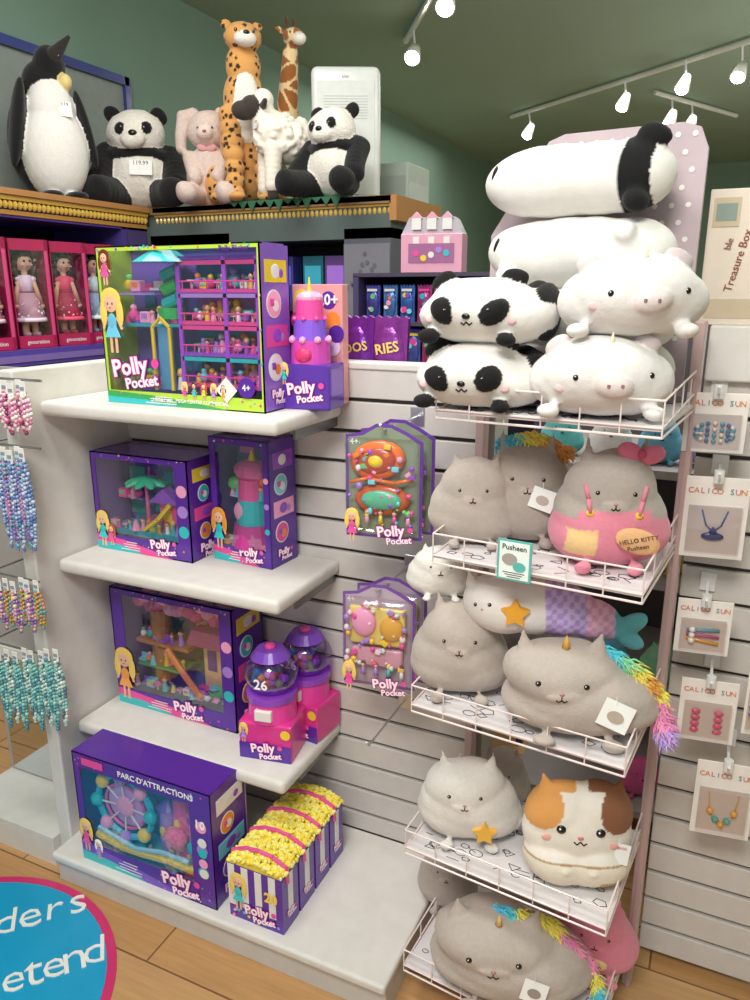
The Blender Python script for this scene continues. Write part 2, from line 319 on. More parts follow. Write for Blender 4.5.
def play_tree(m,w,d,h):
    backdrop(m,w,d,h,[hx('3F8A6A'),hx('5FAFC0'),hx('F0B0A0'),hx('6A4AA0')],22)
    for i in range(16): m.ell((-w*.38+w*.8*i/15,0,h*(.84+.05*math.sin(i*2))),(w*.06,d*.2,h*.055),random.choice([PNK,hx('F9A9D0'),hx('E24CA0')]))
    m.cyl((-w*.25,0,h*.12),(-w*.22,0,h*.8),.02,.03,hx('A87048')); m.bx((-w*.4,-d*.2,h*.5),(w*.05,d*.3,h*.53),hx('C08050'))
    m.bx((w*.08,-d*.15,h*.14),(w*.4,d*.3,h*.17),hx('6FCF7A')); m.prism([(-.07,0),(.07,0),(.05,.045),(-.05,.045)],T(w*.24,0,h*.6)@FRONT,.04,hx('A84F80'))
    m.bx((w*.1,d*.1,h*.17),(w*.38,d*.3,h*.6),hx('F5CC90'))
    for q in (.17,.3): m.bx((w*q-.015,d*.09,h*.32),(w*q+.015,d*.1,h*.5),hx('6A4AA0'))
    m.tube([(-w*.1,-d*.3,h*.52),(w*.05,-d*.35,h*.35),(w*.18,-d*.35,h*.18)],.009,ORG)
    m.bx((-w*.4,-d*.2,h*.3),(-w*.02,d*.3,h*.32),hx('4FAF6A')); clutter(m,-w*.4,w*.0,-d*.1,h*.32,5,.026); clutter(m,-w*.4,0,-d*.1,h*.53,4,.028); clutter(m,-w*.42,w*.42,-d*.25,h*.14,9,.026); clutter(m,w*.1,w*.4,-d*.1,h*.17,4,.03)
def play_park(m,w,d,h):
    backdrop(m,w,d,h,[hx('B8A0E8'),hx('E8A8D8'),hx('A8D8F0'),hx('F0C8E8')],22)
    cx,cz,r=-w*.2,h*.54,.088
    for rr in (r,r*.72): m.tube([(cx+rr*math.cos(i*math.pi/12),-d*.25,cz+rr*math.sin(i*math.pi/12)) for i in range(24)],.009 if rr==r else .004,hx('4FC8E0') if rr==r else PNK,closed=True)
    m.cyl((cx,-d*.2,cz),(cx,-d*.18,cz),r*.7,r*.7,hx('D8A8E8'),24); m.ell((cx,-d*.25,cz),(.03,.012,.03),hx('F9A9D0'))
    for i in range(8):
        a=i*math.pi/4; p=(cx+r*math.cos(a),-d*.3,cz+r*math.sin(a)); m.tube([(cx,-d*.25,cz),p],.0025,WHT); m.ell(p,(.019,.015,.019),[TEA,hx('F9A9D0'),LAV,YEL][i%4])
    m.bx((-w*.45,-d*.25,h*.1),(w*.42,d*.3,h*.13),hx('8FD3E0')); m.tube([(-w*.4,-d*.38,h*.25),(-w*.2,-d*.38,h*.2),(-w*.05,-d*.38,h*.21),(w*.15,-d*.38,h*.24),(w*.33,-d*.38,h*.23)],.01,YEL)
    m.tube([(-w*.38,-d*.4,h*.32),(-w*.1,-d*.4,h*.24),(w*.1,-d*.4,h*.3),(w*.3,-d*.4,h*.3)],.006,hx('A9E0F0'))
    for x,hh,c in ((.06,.68,LAV),(.17,.86,PNK),(.28,.66,hx('F9A9D0'))): m.cyl((w*x,0,h*.13),(w*x,0,h*hh*.85),.028,.025,c); m.cyl((w*x,0,h*hh*.85),(w*x,0,h*hh),.03,.002,hx('7A4FC0')); m.ell((w*x,-.028,h*hh*.6),(.01,.004,.014),YEL)
    m.ell((w*.17,-d*.25,h*.42),(.034,.02,.03),hx('F0609A')); m.ell((w*.3,-d*.25,h*.38),(.02,.015,.02),TEA); clutter(m,-w*.42,w*.36,-d*.15,h*.13,9,.026)
def winbox(label,loc,rz,w,d,h,play,frame=PUR,fb=.16,ft=.05,fl=.1,fr=.06,inner=hx('6A4AA6'),logo_at=None,ls=.05,fig=None,opentop=True,extra=None,sidecol=None,swoosh=PNK):
    t=thing('playset_box',label,'toy box',loc,rz); th=.003; m=MB(); y0,y1=-d/2,d/2
    m.bx((-w/2,y1-th,0),(w/2,y1,h),inner); m.bx((-w/2,y0,0),(w/2,y1,th),inner)
    if opentop: m.bx((-w/2,y0,h-th),(w/2,y0+.012,h),frame).bx((-w/2,y1-.02,h-th),(w/2,y1,h),frame)
    else: m.bx((-w/2,y0,h-th),(w/2,y1,h),frame)
    sc_=sidecol or frame
    m.bx((-w/2,y0,0),(-w/2+th,y1,h),frame); m.bx((w/2-th,y0,0),(w/2,y1,h),sc_)
    m.bx((-w/2,y0,0),(w/2,y0+th,h*fb),frame); m.bx((-w/2,y0,h*(1-ft)),(w/2,y0+th,h),frame)
    m.bx((-w/2,y0,h*fb),(-w/2+w*fl,y0+th,h*(1-ft)),frame); m.bx((w/2-w*fr,y0,h*fb),(w/2,y0+th,h*(1-ft)),frame)
    m.build('carton','gloss',t)
    m=MB(); play(m,w,d,h); m.build('playset','gloss',t)
    m=MB().bx((-w/2+w*fl,y0+.001,h*fb),(w/2-w*fr,y0+.0016,h*(1-ft)),(1,1,1))
    if opentop: m.bx((-w/2+th,y0+.012,h-.001),(w/2-th,y1-.02,h-.0005),(1,1,1))
    m.build('window','clear',t)
    m=MB(); X=w/2+.0003
    for k in range(4):
        zz=h*(.27+.19*k)
        if k%2==0:
            A=T(X,-d*.08,zz)@RIGHT; r_=min(d*.34,h*.085); m.disc(A,r_,.0006,WHT,18); m.disc(A@T(0,0,.0006),r_*.88,.0006,PAL[(k*3+int(w*100))%9],18); m.disc(A@T(r_*.2,-r_*.15,.0012),r_*.4,.0006,PAL[(k*2+4)%9],10); m.box((X+.0015,-d*.08-r_*.3,zz+r_*.1),(.0006,r_*.5,r_*.5),PAL[(k+7)%9])
        else:
            m.box((X,d*.02,zz),(.001,d*.75,h*.13),PAL[(k+int(h*100))%9]); m.ell((X,0,zz),(.0015,d*.16,h*.045),PAL[(k*5+2)%9]); m.ell((X,d*.2,zz-.004),(.0015,d*.08,h*.03),PAL[(k*2+1)%9])
    logo(m,X+.001,-d*.02,h*.1,d*.26,RIGHT,0)
    m.prism([(-w*.5,0),(-w*.5,h*fb*.95),(-w*.2,h*fb*.75),(w*.1,h*fb*.35),(w*.3,.0)],T(0,y0-.0002,.0005)@FRONT,.0004,swoosh)
    m.prism([(-w*.5,0),(-w*.5,h*fb*.5),(-w*.25,h*fb*.4),(0,.0)],T(0,y0-.0006,.0005)@FRONT,.0004,TEA)
    for k in range(4): m.box((-w*.14+w*.02*(k%2),y0-.0012,h*fb*(.2+.16*k)),(w*(.2-.03*k),.0005,.0022),WHT)
    for k in range(int(w*90)): m.disc(T(random.uniform(-w*.48,w*.48),y0-.0004,random.choice([h*random.uniform(.01,fb*.9),h*(1-ft*random.uniform(.2,.8))]))@FRONT,random.uniform(.001,.0035),.0005,random.choice(PAL),8)
    for k in range(3): m.disc(T(w*.5-w*fr*.5,y0-.0006,h*(.3+.2*k))@FRONT,min(w*fr*.42,.016),.0006,PAL[k*2+1],14)
    if logo_at: logo(m,logo_at[0]*w,y0-.0014,logo_at[1]*h,ls)
    if fig:
        for (fx,fz,fh,hr,dr) in fig: figure(m,fx*w,y0-.002,fz*h,fh,hr,dr)
    if extra: extra(m,w,y0-.0012,h)
    m.build('printed_graphics','gloss',t)
    return t
def exA(m,w,y,h):
    m.text('MEGA MALL  MEGA CENTRE COMMERCIAL',.011,(1,1,1),T(w*.05,y-.001,h*.04)@FRONT,.01)
    m.disc(T(w*.4,y-.001,h*.15)@FRONT,.022,.001,PUR,20); m.text('4+',.02,(1,1,1),T(w*.4,y-.0025,h*.15)@FRONT,.01)
    m.box((w*.28,y-.001,h*.13),(.04,.001,.04),WHT,rot=(0,45,0)); m.text('Polly Pocket',.015,hx('6A2A9A'),T(w*.36,y-.001,h*.97)@FRONT,.01)
    for k in range(5): figure(m,w*(.02+.06*k),y,h*.0+.02,.04,[BLO,hx('5A3018'),hx('C0552A')][k%3],PAL[k])
winbox('large lime green window box with multi-floor pink and purple mall playset on the top shelf',(-1.105,1.42,SH1),0,.44,.115,.352,play_mall,frame=LIM,fb=.085,ft=.03,fl=.02,fr=.015,inner=hx('7A5AC0'),logo_at=(-.31,.23),ls=.066,fig=[(-.42,.33,.15,BLO,hx('6FC0E0')),(-.44,.76,.08,hx('7A3018'),PNK)],extra=exA,sidecol=hx('8A5FC8'),swoosh=hx('3FA85A'))
winbox('wide purple window box with green palm umbrella playset on the second shelf',(-1.31,1.49,SH2),0,.31,.14,.262,play_tropic,ft=.06,fl=.05,fr=.13,logo_at=(.2,.13),ls=.04,fig=[(-.42,.03,.1,BLO,TEA),(-.33,.05,.06,hx('C0552A'),PNK)])
winbox('tall narrow purple window box with pink tower playset beside the umbrella box',(-1.035,1.525,SH2),-4,.18,.11,.318,play_tall,inner=hx('8A5AC0'),fb=.13,ft=.05,fr=.1,logo_at=(.14,.1),ls=.036,fig=[(-.38,.1,.11,hx('E8A040'),TEA)])
winbox('wide purple window box with treehouse playset under pink blossom on the third shelf',(-1.255,1.5,SH3),0,.40,.14,.35,play_tree,inner=hx('5A7AA0'),fb=.14,fr=.1,logo_at=(.1,.1),ls=.048,fig=[(-.42,.05,.16,BLO,hx('F0A050'))])
def exG(m,w,y,h):
    m.text("PARC D'ATTRACTIONS",.022,(1,1,1),T(w*.12,y-.001,h*.93)@FRONT,.01); m.text('10',.032,(1,1,1),T(w*.42,y-.001,h*.72)@FRONT,.02)
    for k in range(4): m.disc(T(w*.43,y-.001,h*(.3+.09*k))@FRONT,.013,.001,[WHT,hx('F9A9D0'),TEA,WHT][k],14)
    m.box((-w*.34,y-.001,h*.94),(.07,.001,.02),PNK)
winbox('largest purple window box with turquoise ferris wheel park on the bottom deck',(-1.185,1.265,.1),0,.43,.14,.325,play_park,inner=hx('D8C8F0'),fb=.17,ft=.13,fl=.05,fr=.15,logo_at=(.24,.13),ls=.056,fig=[(-.45,.1,.1,BLO,PNK),(-.36,.06,.06,hx('FFFFFF'),LAV)],extra=exG,opentop=False,swoosh=hx('7A4FC8'))
loc=on(312,1.49,SH1); t=thing('castle_toy_pack','purple boxed toy castle with pink tiers beside the mall box','toy box',loc,6)
m=MB().box((0,0,.05),(.125,.09,.10),hx('5A30A4'),bev=.004); m.build('carton','gloss',t)
m=MB().cyl((0,0,.1),(0,0,.15),.045,.043,hx('D84FB8'),24).cyl((0,0,.15),(0,0,.195),.038,.036,hx('8A5FE0'),24).cyl((0,0,.195),(0,0,.235),.032,.03,PNK,24).ell((0,0,.24),(.03,.03,.016),hx('F9A9D0')).cyl((0,0,.25),(0,0,.285),.006,.001,YEL,10)
for a in range(8): m.ell((.043*math.cos(a*.785),.043*math.sin(a*.785),.152),.008,hx('F9A9D0'),seg=8); m.ell((.036*math.cos(a*.785),.036*math.sin(a*.785),.197),.006,PNK,seg=8)
m.ell((0,-.04,.12),(.02,.012,.018),hx('E23C7C')); m.build('castle','gloss',t,False)
m=MB(); logo(m,0,-.0465,.045,.043); figure(m,-.045,-.047,.055,.05,BLO,TEA); m.box((.0627,0,.06),(.001,.07,.06),hx('8A5FD0')); m.build('printed_graphics','gloss',t)
loc=on(322,1.575,SH1); t=thing('picture_carton','tall orange and purple picture carton behind the toy castle','toy box',loc,0)
m=MB().box((0,0,.135),(.13,.03,.27),hx('E8A0A0'),bev=.002).box((0,-.0152,.04),(.13,.001,.08),PUR); m.build('carton','gloss',t)
m=MB()
for i,(x,z,c) in enumerate([(-.04,.24,YEL),(.03,.235,PUR),(-.02,.2,TEA),(.04,.19,ORG),(-.045,.15,LIM),(.04,.13,hx('E8D0F0')),(0,.16,PNK),(.05,.16,PUR),(-.05,.19,PNK)]): m.disc(T(x,-.0155-.0002*i,z)@FRONT,.02,.0006,c,14)
m.text('20+',.034,(1,1,1),T(.03,-.018,.235)@FRONT,.02); m.build('printed_graphics','gloss',t)
def dispenser():
    t=thing('dome_dispenser','','toy'); m=MB()
    m.box((0,0,.05),(.14,.112,.10),hx('E03C94'),bev=.006); m.box((0,-.057,.022),(.136,.004,.044),hx('5A2EA4')); m.build('carton','gloss',t)
    m=MB().cyl((0,0,.1),(0,0,.15),.062,.058,hx('EE45A8'),28).cyl((0,0,.15),(0,0,.168),.062,.064,hx('9A4FD0'),28).box((0,-.056,.125),(.045,.02,.03),WHT,bev=.004); m.build('machine_body','gloss',t)
    m=MB()
    for i in range(34):
        a=random.uniform(0,6.28); r=random.uniform(0,.043); m.ell((r*math.cos(a),r*math.sin(a),.185+random.uniform(0,.04)),.011,random.choice(PAL),seg=8)
    m.build('capsules','gloss',t,True)
    MB().ell((0,0,.215),(.068,.066,.056),(1,1,1),seg=28).build('dome','clearpurple',t,True)
    MB().cyl((0,0,.258),(0,0,.28),.05,.034,hx('8A4FD0'),24).ell((0,0,.283),(.014,.014,.01),PNK).build('lid','gloss',t)
    m=MB(); logo(m,0,-.0605,.032,.04); m.text('26',.036,(1,1,1),T(0,-.0685,.212)@FRONT,.02); m.disc(T(.055,-.0585,.078)@FRONT,.013,.001,YEL,14); figure(m,-.055,-.059,.045,.055,BLO,LAV); m.build('printed_graphics','gloss',t); return t
d1=dispenser(); d1.location=(-.935,1.42,SH3); d1.rotation_euler=(0,0,R(10)); tag(d1,'front pink gumball-machine toy with purple dome at the third shelf corner','toy','dome dispensers on the third shelf')
dup(d1,loc=(-.905,1.54,SH3),rz=-5,label='rear pink gumball-machine toy with purple dome, behind its twin')
def popcorn():
    t=thing('popcorn_toy_pack','','toy box'); m=MB(); w,d,h=.15,.07,.15
    m.box((0,0,h/2),(w,d,h),hx('5E30A4'))
    for k in range(8):
        x=-w/2+w*(k+.5)/8
        if k%2==0: m.box((x,-d/2-.0006,h*.62),(w/8,.001,h*.76),WHT)
    m.box((w/2+.0006,0,h*.6),(.001,d*.3,h*.8),WHT); m.build('carton','gloss',t)
    m=MB(); rs=random.Random(2)
    for i in range(620):
        x=rs.uniform(-w*.5,w*.5); y=rs.uniform(-d*.52,d*.52); z=h+.03*(1-(x/(w*.6))**2)*(1-(y/(d*.9))**2)+rs.uniform(-.004,.007); r=rs.uniform(.003,.0062); m.ell((x,y,z),(r*rs.uniform(.7,1.4),r*rs.uniform(.6,1.2),r),rs.choice([hx('FBF07A'),hx('F9E65A'),hx('FDF5A0'),hx('F5DC48')]),seg=6)
    m.box((0,0,h+.006),(w*.95,d*.92,.026),hx('F5DC48')); m.build('popcorn_top','matte',t,False)
    MB().tube([(-w*.505,-.012,h-.02),(-w*.49,-.012,h+.02),(-w*.25,-.012,h+.036),(0,-.012,h+.04),(w*.25,-.012,h+.036),(w*.49,-.012,h+.02),(w*.505,-.012,h-.02)],.005,hx('E8559A'),8).build('carry_strap','gloss',t)
    m=MB(); figure(m,-.046,-d/2-.003,.03,.105,BLO,TEA); m.text('20',.036,hx('FFD84A'),T(.045,-d/2-.004,h*.62)@FRONT,.03); logo(m,.008,-d/2-.002,h*.25,.042)
    for k in range(14): m.disc(T(rs.uniform(-.07,.07),-d/2-.0015,rs.uniform(.004,.03))@FRONT,.004,.001,rs.choice(PAL),8)
    logo(m,w/2+.001,0,h*.3,.02,RIGHT,0); m.build('printed_graphics','gloss',t); return t
p0=popcorn(); p0.location=(-.86,1.235,.1); tag(p0,'front boxed popcorn toy with yellow top and pink strap on the bottom deck','toy box','popcorn packs in a row')
for i,l in enumerate(['second boxed popcorn toy from the front of its row','third boxed popcorn toy from the front of its row','rear boxed popcorn toy, nearest the slatwall']): dup(p0,loc=(-.86,1.235+.078*(i+1),.1),label=l)
def hook(name,p,l,label,cat='hook',grp=None,col=(.85,.85,.85)):
    m=MB().tube([(0,0,0),(0,-l,0),(0,-l-.008,.014)],.0026,col).box((0,.002,0),(.035,.006,.045),col,bev=.002); o=m.build(name,'metal' if col[0]<.9 else 'gloss'); o.location=p; return tag(o,label,cat,grp)
def blister(label,cols,k):
    t=thing('blister_pack',label,'toy pack'); w,h=.17,.25; m=MB()
    pts=[(-w/2,-h/2),(w/2,-h/2),(w/2,h*.36),(w*.3,h*.44),(w*.1,h/2),(-w*.1,h/2),(-w*.3,h*.42),(-w/2,h*.4)]
    m.prism(pts,T(0,0,0)@FRONT,.002,cols[0]); m.prism([(x*.92,y*.94) for x,y in pts],T(0,-.002,0)@FRONT,.001,cols[1]); m.build('backing_card','gloss',t)
    m=MB(); rs=random.Random(k)
    if k==1:
        m.ell((-.01,-.014,.05),(.062,.012,.042),cols[2],(0,-12,0)); m.ell((-.01,-.022,.05),(.044,.01,.028),cols[3],(0,-12,0)); m.ell((-.01,-.028,.05),(.018,.008,.014),YEL)
        m.ell((0,-.014,-.035),(.062,.012,.034),hx('D8602A')); m.ell((0,-.022,-.035),(.046,.01,.022),hx('5FBF9A')); m.tube([(-.07,-.02,.0),(-.03,-.026,.012),(.03,-.026,.005),(.07,-.02,.015)],.004,cols[2])
    else:
        m.box((0,-.012,.03),(.13,.012,.09),cols[2],bev=.005); m.ell((-.03,-.02,.04),(.03,.012,.035),hx('F9A9D0')); m.ell((.035,-.02,.03),(.028,.012,.03),hx('E8B04A')); m.box((0,-.014,-.045),(.12,.014,.045),cols[3],bev=.006)
    for i in range(52):
        p=(rs.uniform(-.072,.072),-.026,rs.uniform(-.1,.09)); q=rs.uniform(.0025,.008); c=rs.choice(PAL if k==1 else [YEL,hx('F9D8E8'),PNK,hx('C8E8E0'),LAV,WHT])
        if i%3: m.ell(p,(q,.006,q*rs.uniform(.6,1.3)),c,seg=8)
        else: m.box(p,(q*2,.008,q*1.4),c,rot=(0,rs.uniform(-40,40),0),bev=.001)
    for i in range(5): tiny(m,-.06+.03*i,-.026,-.085,.032)
    m.build('toy_pieces','gloss',t,True)
    MB().box((0,-.018,-.008),(.158,.034,.21),(1,1,1),bev=.012).build('plastic_blister','clear',t)
    m=MB(); logo(m,.03,-.037,-.1,.038); figure(m,-.06,-.0375,-.125,.075,BLO,PNK); m.text('4+',.018,WHT,T(-.065,-.004,.085)@FRONT,.02); m.build('printed_graphics','gloss',t); return t
b1=blister('front hanging toy pack with orange compact pieces on the upper hook',[hx('6A3FA0'),hx('8A9A80'),hx('F0782A'),hx('C24F30')],1); c=aY(384,482,1.42); b1.location=c; b1.rotation_euler=(0,0,R(8)); b1['group']='toy packs on the upper hook'
dup(b1,loc=c+Vector((.012,.045,.004)),rz=3,label='toy pack with orange pieces hanging right behind the front one, upper hook')
b2=blister('front hanging toy pack with pastel yellow pieces on the lower hook',[hx('7A4FA0'),hx('B9A8B8'),hx('E8D27A'),hx('D8A0B8')],2); c2=aY(379,636,1.42); b2.location=c2; b2.rotation_euler=(0,0,R(8)); b2['group']='toy packs on the lower hook'
dup(b2,loc=c2+Vector((.012,.045,.003)),rz=3,label='toy pack with pastel pieces hanging right behind the front one, lower hook')
hook('peg_hook',(c.x+.005,1.597,c.z+.115),.2,'wire peg hook holding the orange toy packs'); hook('peg_hook',(c2.x+.005,1.597,c2.z+.115),.2,'wire peg hook holding the pastel toy packs')
e=aY(405,700,1.6); hook('peg_hook',(e.x,1.597,e.z),.22,'empty wire peg hook low on the slatwall beside the rack')
# ------------------------------------------------------------ plush display rack
RO=Vector((-.49,1.245,0)); RK=T(*RO)@rotm((0,0,-6)); PK=hx('C4A8A6'); RW=.416
def rk(x,y,z): return RK@Vector((x,y,z))
r=thing('display_rack','tall pinkish metal rack with five wire-fronted trays of plush toys','display rack',RO,-6)
for (x,y) in ((RW,.31),(.0,.31)):
    z1=1.5 if x>.1 else 1.55
    MB().box((x,y,z1/2),(.02,.03,z1),PK,bev=.003).build('upright','gloss',r)
z1,z2,z3,z4,z5=1.352,1.081,.758,.415,.101
TR=[(.04,z1,RW+.004),(.04,z2,RW),(0,z3,RW),(-.01,z4,RW-.004),(-.01,z5,RW-.008)]
WR=(.93,.87,.86)
for x0,z,xe in TR:
    z-=.001
    tr=MB().bx((x0,0,z-.006),(xe,.30,z),(.9,.85,.85),.001).build('tray','matte',r)
    m=MB()
    for hz in (.042,.0): m.tube([(x0,.28,z+hz+.02),(x0,-.002,z+hz),(xe,-.002,z+hz),(xe,.28,z+hz+.02)],.0018,WR)
    n=6
    for i in range(n+1): x=x0+(xe-x0)*i/n; m.cyl((x,-.002,z-.014),(x,-.002,z+.042),.0014,.0014,WR,6)
    m.tube([(x0,-.002,z-.015),(xe,-.002,z-.015),(xe,.28,z-.012)],.0022,WR)
    for i in range(1,4): m.cyl((xe,.08*i,z),(xe,.08*i,z+.052),.0014,.0014,WR,6); m.cyl((x0,.08*i,z),(x0,.08*i,z+.052),.0014,.0014,WR,6)
    m.build('wire_fence','gloss',tr)
    m=MB(); rs=random.Random(int(z*100)); m.bx((x0+.004,.003,z),(xe-.004,.296,z+.0004),(.88,.86,.87))
    for i in range(90):
        cx,cy=rs.uniform(x0+.02,xe-.02),rs.uniform(.015,.285); k=rs.choice([3,4,5,10,2]); a0=rs.uniform(0,6); rr=rs.uniform(.007,.016)
        pts=[(cx+rr*math.cos(a0+2*math.pi*j/k),cy+rr*math.sin(a0+2*math.pi*j/k)*.7,z+.0004) for j in range(k)]
        m.tube(pts,.0009,(.12,.1,.12),4,closed=k>2)
    m.build('doodle_liner','matte',tr)
HX=RW-.022
m=MB(); pts=[(.0,1.36),(HX,1.36),(HX,1.79),(HX-.015,1.825),(HX-.045,1.835),(.14,1.835),(.11,1.825),(.0,1.66)]
m.prism(pts,T(0,.33,0)@FRONT,.012,hx('BFAEB4'))
for i in range(15):
    for j in range(16):
        x=.015+.0285*i+(.014 if j%2 else 0); z=1.38+.029*j
        if x<HX-.01 and not(x<.13 and z>1.62+x*.9) and z<1.82: m.disc(T(x,.3175,z)@FRONT,.005,.0006,WHT,8)
m.build('header_panel','matte',r)
MB().bx((RW,.29,0),(RW+.008,.32,1.4),PK).build('side_rail','gloss',r)
MB().bx((-.01,.303,.03),(RW,.307,.12),PK).bx((.0,.303,.72),(RW,.307,.76),PK).build('back_brace','gloss',r)
p=rk(.2,-.008,1.1); t=thing('price_card','small teal-edged card reading a plush line name clipped to the second tray','price card',p,-6)
MB().box((0,0,0),(.062,.002,.075),hx('5FB8B0'),bev=.0008).box((0,-.0012,0),(.054,.001,.067),(.93,.97,.95)).build('card','matte',t)
m=MB().text('Pusheen',.0135,hx('333333'),T(0,-.0022,.024)@FRONT,.01).disc(T(-.008,-.0018,.002)@FRONT,.011,.0005,hx('A8A29C'),16,1.3).disc(T(.01,-.0019,-.01)@FRONT,.009,.0005,hx('5FB8B0'),16,1.3)
for k in range(3): m.box((0,-.002,-.022-.004*k),(.04-.008*k,.0004,.0014),hx('5A5A5A'))
m.build('lettering','matte',t)
# ------------------------------------------------------------ rack plush
G1=hx('BCB0A7'); G2=hx('9A8F88'); PINK=hx('E59AAE'); WS=hx('E9E6E1')
def bolster(z,label,black,L=.34,dx=0,k=0):
    loc=rk(.235+dx,.235,z); q=L/2
    el=[E(-q*.45,0,0,q*.55,.062,.06,WS),E(-q*.1,0,0,q*.62,.064,.062,WS),E(q*.2,0,0,q*.62,.064,.062,WS),E(q*.48,0,0,q*.52,.062,.06,WS),E(-q*.2,-.002,-.004,q*.7,.062,.06,WS)]
    def fn(P,c):
        k_=(P[:,0]>q*.5)&(P[:,0]<q*.78); c[k_]=lin(BLK); e_=(P[:,0]>q*.5)&((P[:,2]>.062)|((P[:,2]<-.03)&(P[:,1]<-.045))); c[e_]=lin(BLK)
    if black: el+=[E(q*.66,-.05,-.045,.022,.028,.02,BLK),E(q*.74,-.02,.058,.03,.018,.018,BLK,(0,15,0))]
    else: el+=[E(-q*.7,-.05,-.04,.02,.02,.018,WS),E(q*.55,-.055,.03,.02,.02,.02,WS)]
    t,f=plush('bolster_plush',label,loc,-6,el,.005,'white bolster plushes stacked on the top tray',sm=8,fn=fn if black else None,warp=.0025,seed=z*10)
    m=MB(); m.ell(f(-q*.82,.016),(.0035,.004,.013),BLK,(0,20,0)); m.build('stitched_eye','matte',t)
    return t
bolster(1.742,'topmost long white bolster plush with black band, ear and paw',True,.345,-.04,1)
bolster(1.618,'second long white bolster plush from the top, plain white',False,.345,-.03)
bolster(1.5,'third white bolster plush, mostly hidden behind the stacked pandas',False,.34,-.015)
bolster(1.418,'lowest white bolster plush resting on the top tray',False,.33,-.01)
def grow(el,s): return [(c*s,r_*s,k,o) for c,r_,k,o in el]
def roundpanda(label,loc,rz,sd):
    s=1.07
    el=[E(0,0,.054,.095,.08,.053,WS),E(-.02,.01,.046,.088,.08,.046,WS),E(.03,.01,.046,.088,.08,.046,WS),E(.09,.035,.05,.026,.07,.045,BLK),E(.07,.06,.052,.036,.05,.048,BLK),E(-.07,-.0,.096,.022,.015,.016,BLK,(0,-20,0)),E(.045,-.0,.106,.022,.015,.014,BLK,(0,10,0)),
        E(-.048,-.062,.053,.025,.02,.019,BLK,(0,28,0)),E(.03,-.066,.054,.025,.02,.019,BLK,(0,-28,0)),E(-.078,-.05,.014,.018,.018,.012,BLK),E(.05,-.064,.012,.016,.016,.01,BLK)]
    return plush('panda_plush',label,loc,rz,grow(el,s),.0038,'round panda plushes on the top tray',sm=4,warp=.0025,seed=sd,eyes=[(-.046,.059,.0035),(.028,.06,.0035)],nose=(-.01,.05,.0075,.005,BLK),strokes=[[(-.02,.04),(-.015,.036),(-.01,.041),(-.005,.036),(.0,.04)]],blush=[(-.082,.044,.009,hx('F3C8CC')),(.06,.044,.009,hx('F3C8CC'))])
l=on(477,1.28,z1+.001); roundpanda('lower round panda plush at left of the top tray',l,4,1)
l2=on(484,1.285,z1+.11); roundpanda('upper round panda plush sitting on the lower panda',l2,2,3)
def unipig(label,loc,rz,col,sd):
    SN=hx('DDD0CE')
    el=[E(0,0,.064,.1,.075,.062,col),E(-.03,.02,.056,.08,.08,.055,col),E(.035,.02,.056,.08,.08,.055,col),E(.015,-.066,.056,.03,.016,.019,SN),E(-.07,-.01,.112,.02,.01,.013,hx('D8CCCC'),(0,-30,0)),E(.065,0,.118,.022,.012,.013,hx('C8BABC'),(0,25,0)),
        E(-.08,-.045,.014,.018,.018,.012,col),E(.075,-.045,.015,.018,.018,.012,col)]
    t,f=plush('piglet_plush',label,loc,rz,grow(el,1.04),.004,'white winged piglet plushes on the top tray',sm=4,warp=.0025,seed=sd,eyes=[(-.042,.07,.0048),(.07,.074,.0048)],blush=[(-.064,.052,.009,hx('EBC8CC'))],strokes=[[(.006,.058),(.0065,.062)],[(.026,.058),(.0265,.062)]],sw=.0025,scol=hx('8A6A6A'))
    MB().cyl(f(.01,.118)+Vector((0,.012,-.008)),f(.01,.118)+Vector((0,.005,.02)),.006,.001,hx('E8D8B8'),10).build('horn','plush',t,True)
l=on(598,1.262,z1+.001); unipig('lower white piglet plush with pale snout on the top tray',l,12,hx('E6E2DF'),2)
l2=on(628,1.285,z1+.126); unipig('upper white piglet plush resting on the lower piglet',l2,16,hx('E4E0DD'),5)
SD=[0]
def cat(label,loc,rz,w,h,col,fx=0,tail=True,name='cat_plush',group=None,dark=None,extra=[],muz=None,**kw):
    d=w*.36 if w<.2 else w*.3; dark=dark or tuple(c*.8 for c in col); muz=muz or tuple(min(1,c*1.07) for c in col)
    X=fx*w; SD[0]+=1.7
    el=[E(0,0,h*.37,w*.5,d,h*.37,col),E(w*.08,d*.1,h*.28,w*.46,d*1.05,h*.28,col),E(-w*.08,d*.1,h*.27,w*.45,d*1.05,h*.27,col),E(X,-d*.12,h*.58,w*.4,d*.85,h*.3,col),E(X,-d*.08,h*.66,w*.34,d*.75,h*.22,col),
        E(-w*.22,-d*.9,h*.06,w*.08,d*.18,h*.05,col),E(w*.22,-d*.9,h*.06,w*.08,d*.18,h*.05,col),E(X,-d*.92,h*.52,w*.11,d*.08,h*.05,muz)]
    el+=ear(X-w*.22,-d*.2,h*.8,w*.075,h*.17,col,-w*.03)+ear(X+w*.22,-d*.2,h*.8,w*.075,h*.17,col,w*.03)
    if tail: el+=limb((w*.4,d*.2,h*.12),(w*.56,-d*.3,h*.2),w*.06,w*.055,dark)
    el+=extra; z=h*.53; s=w*.035
    st=[[(X,z),(X,z-s*.8)],[(X-s,z-s*.9),(X-s*.5,z-s*1.3),(X,z-s*.8),(X+s*.5,z-s*1.3),(X+s,z-s*.9)]]
    kw.setdefault('mat','velour'); kw.setdefault('warp',.018*min(w,.2)*.9)
    return plush(name,label,loc,rz,el,min(.0046,w/34),group,sm=5,seed=SD[0],eyes=[(X-w*.15,z+h*.08,w*.02),(X+w*.15,z+h*.08,w*.02)],nose=(X,z+.3*s,w*.018,w*.012,hx('B88080')),strokes=st,sw=.0011,**kw)
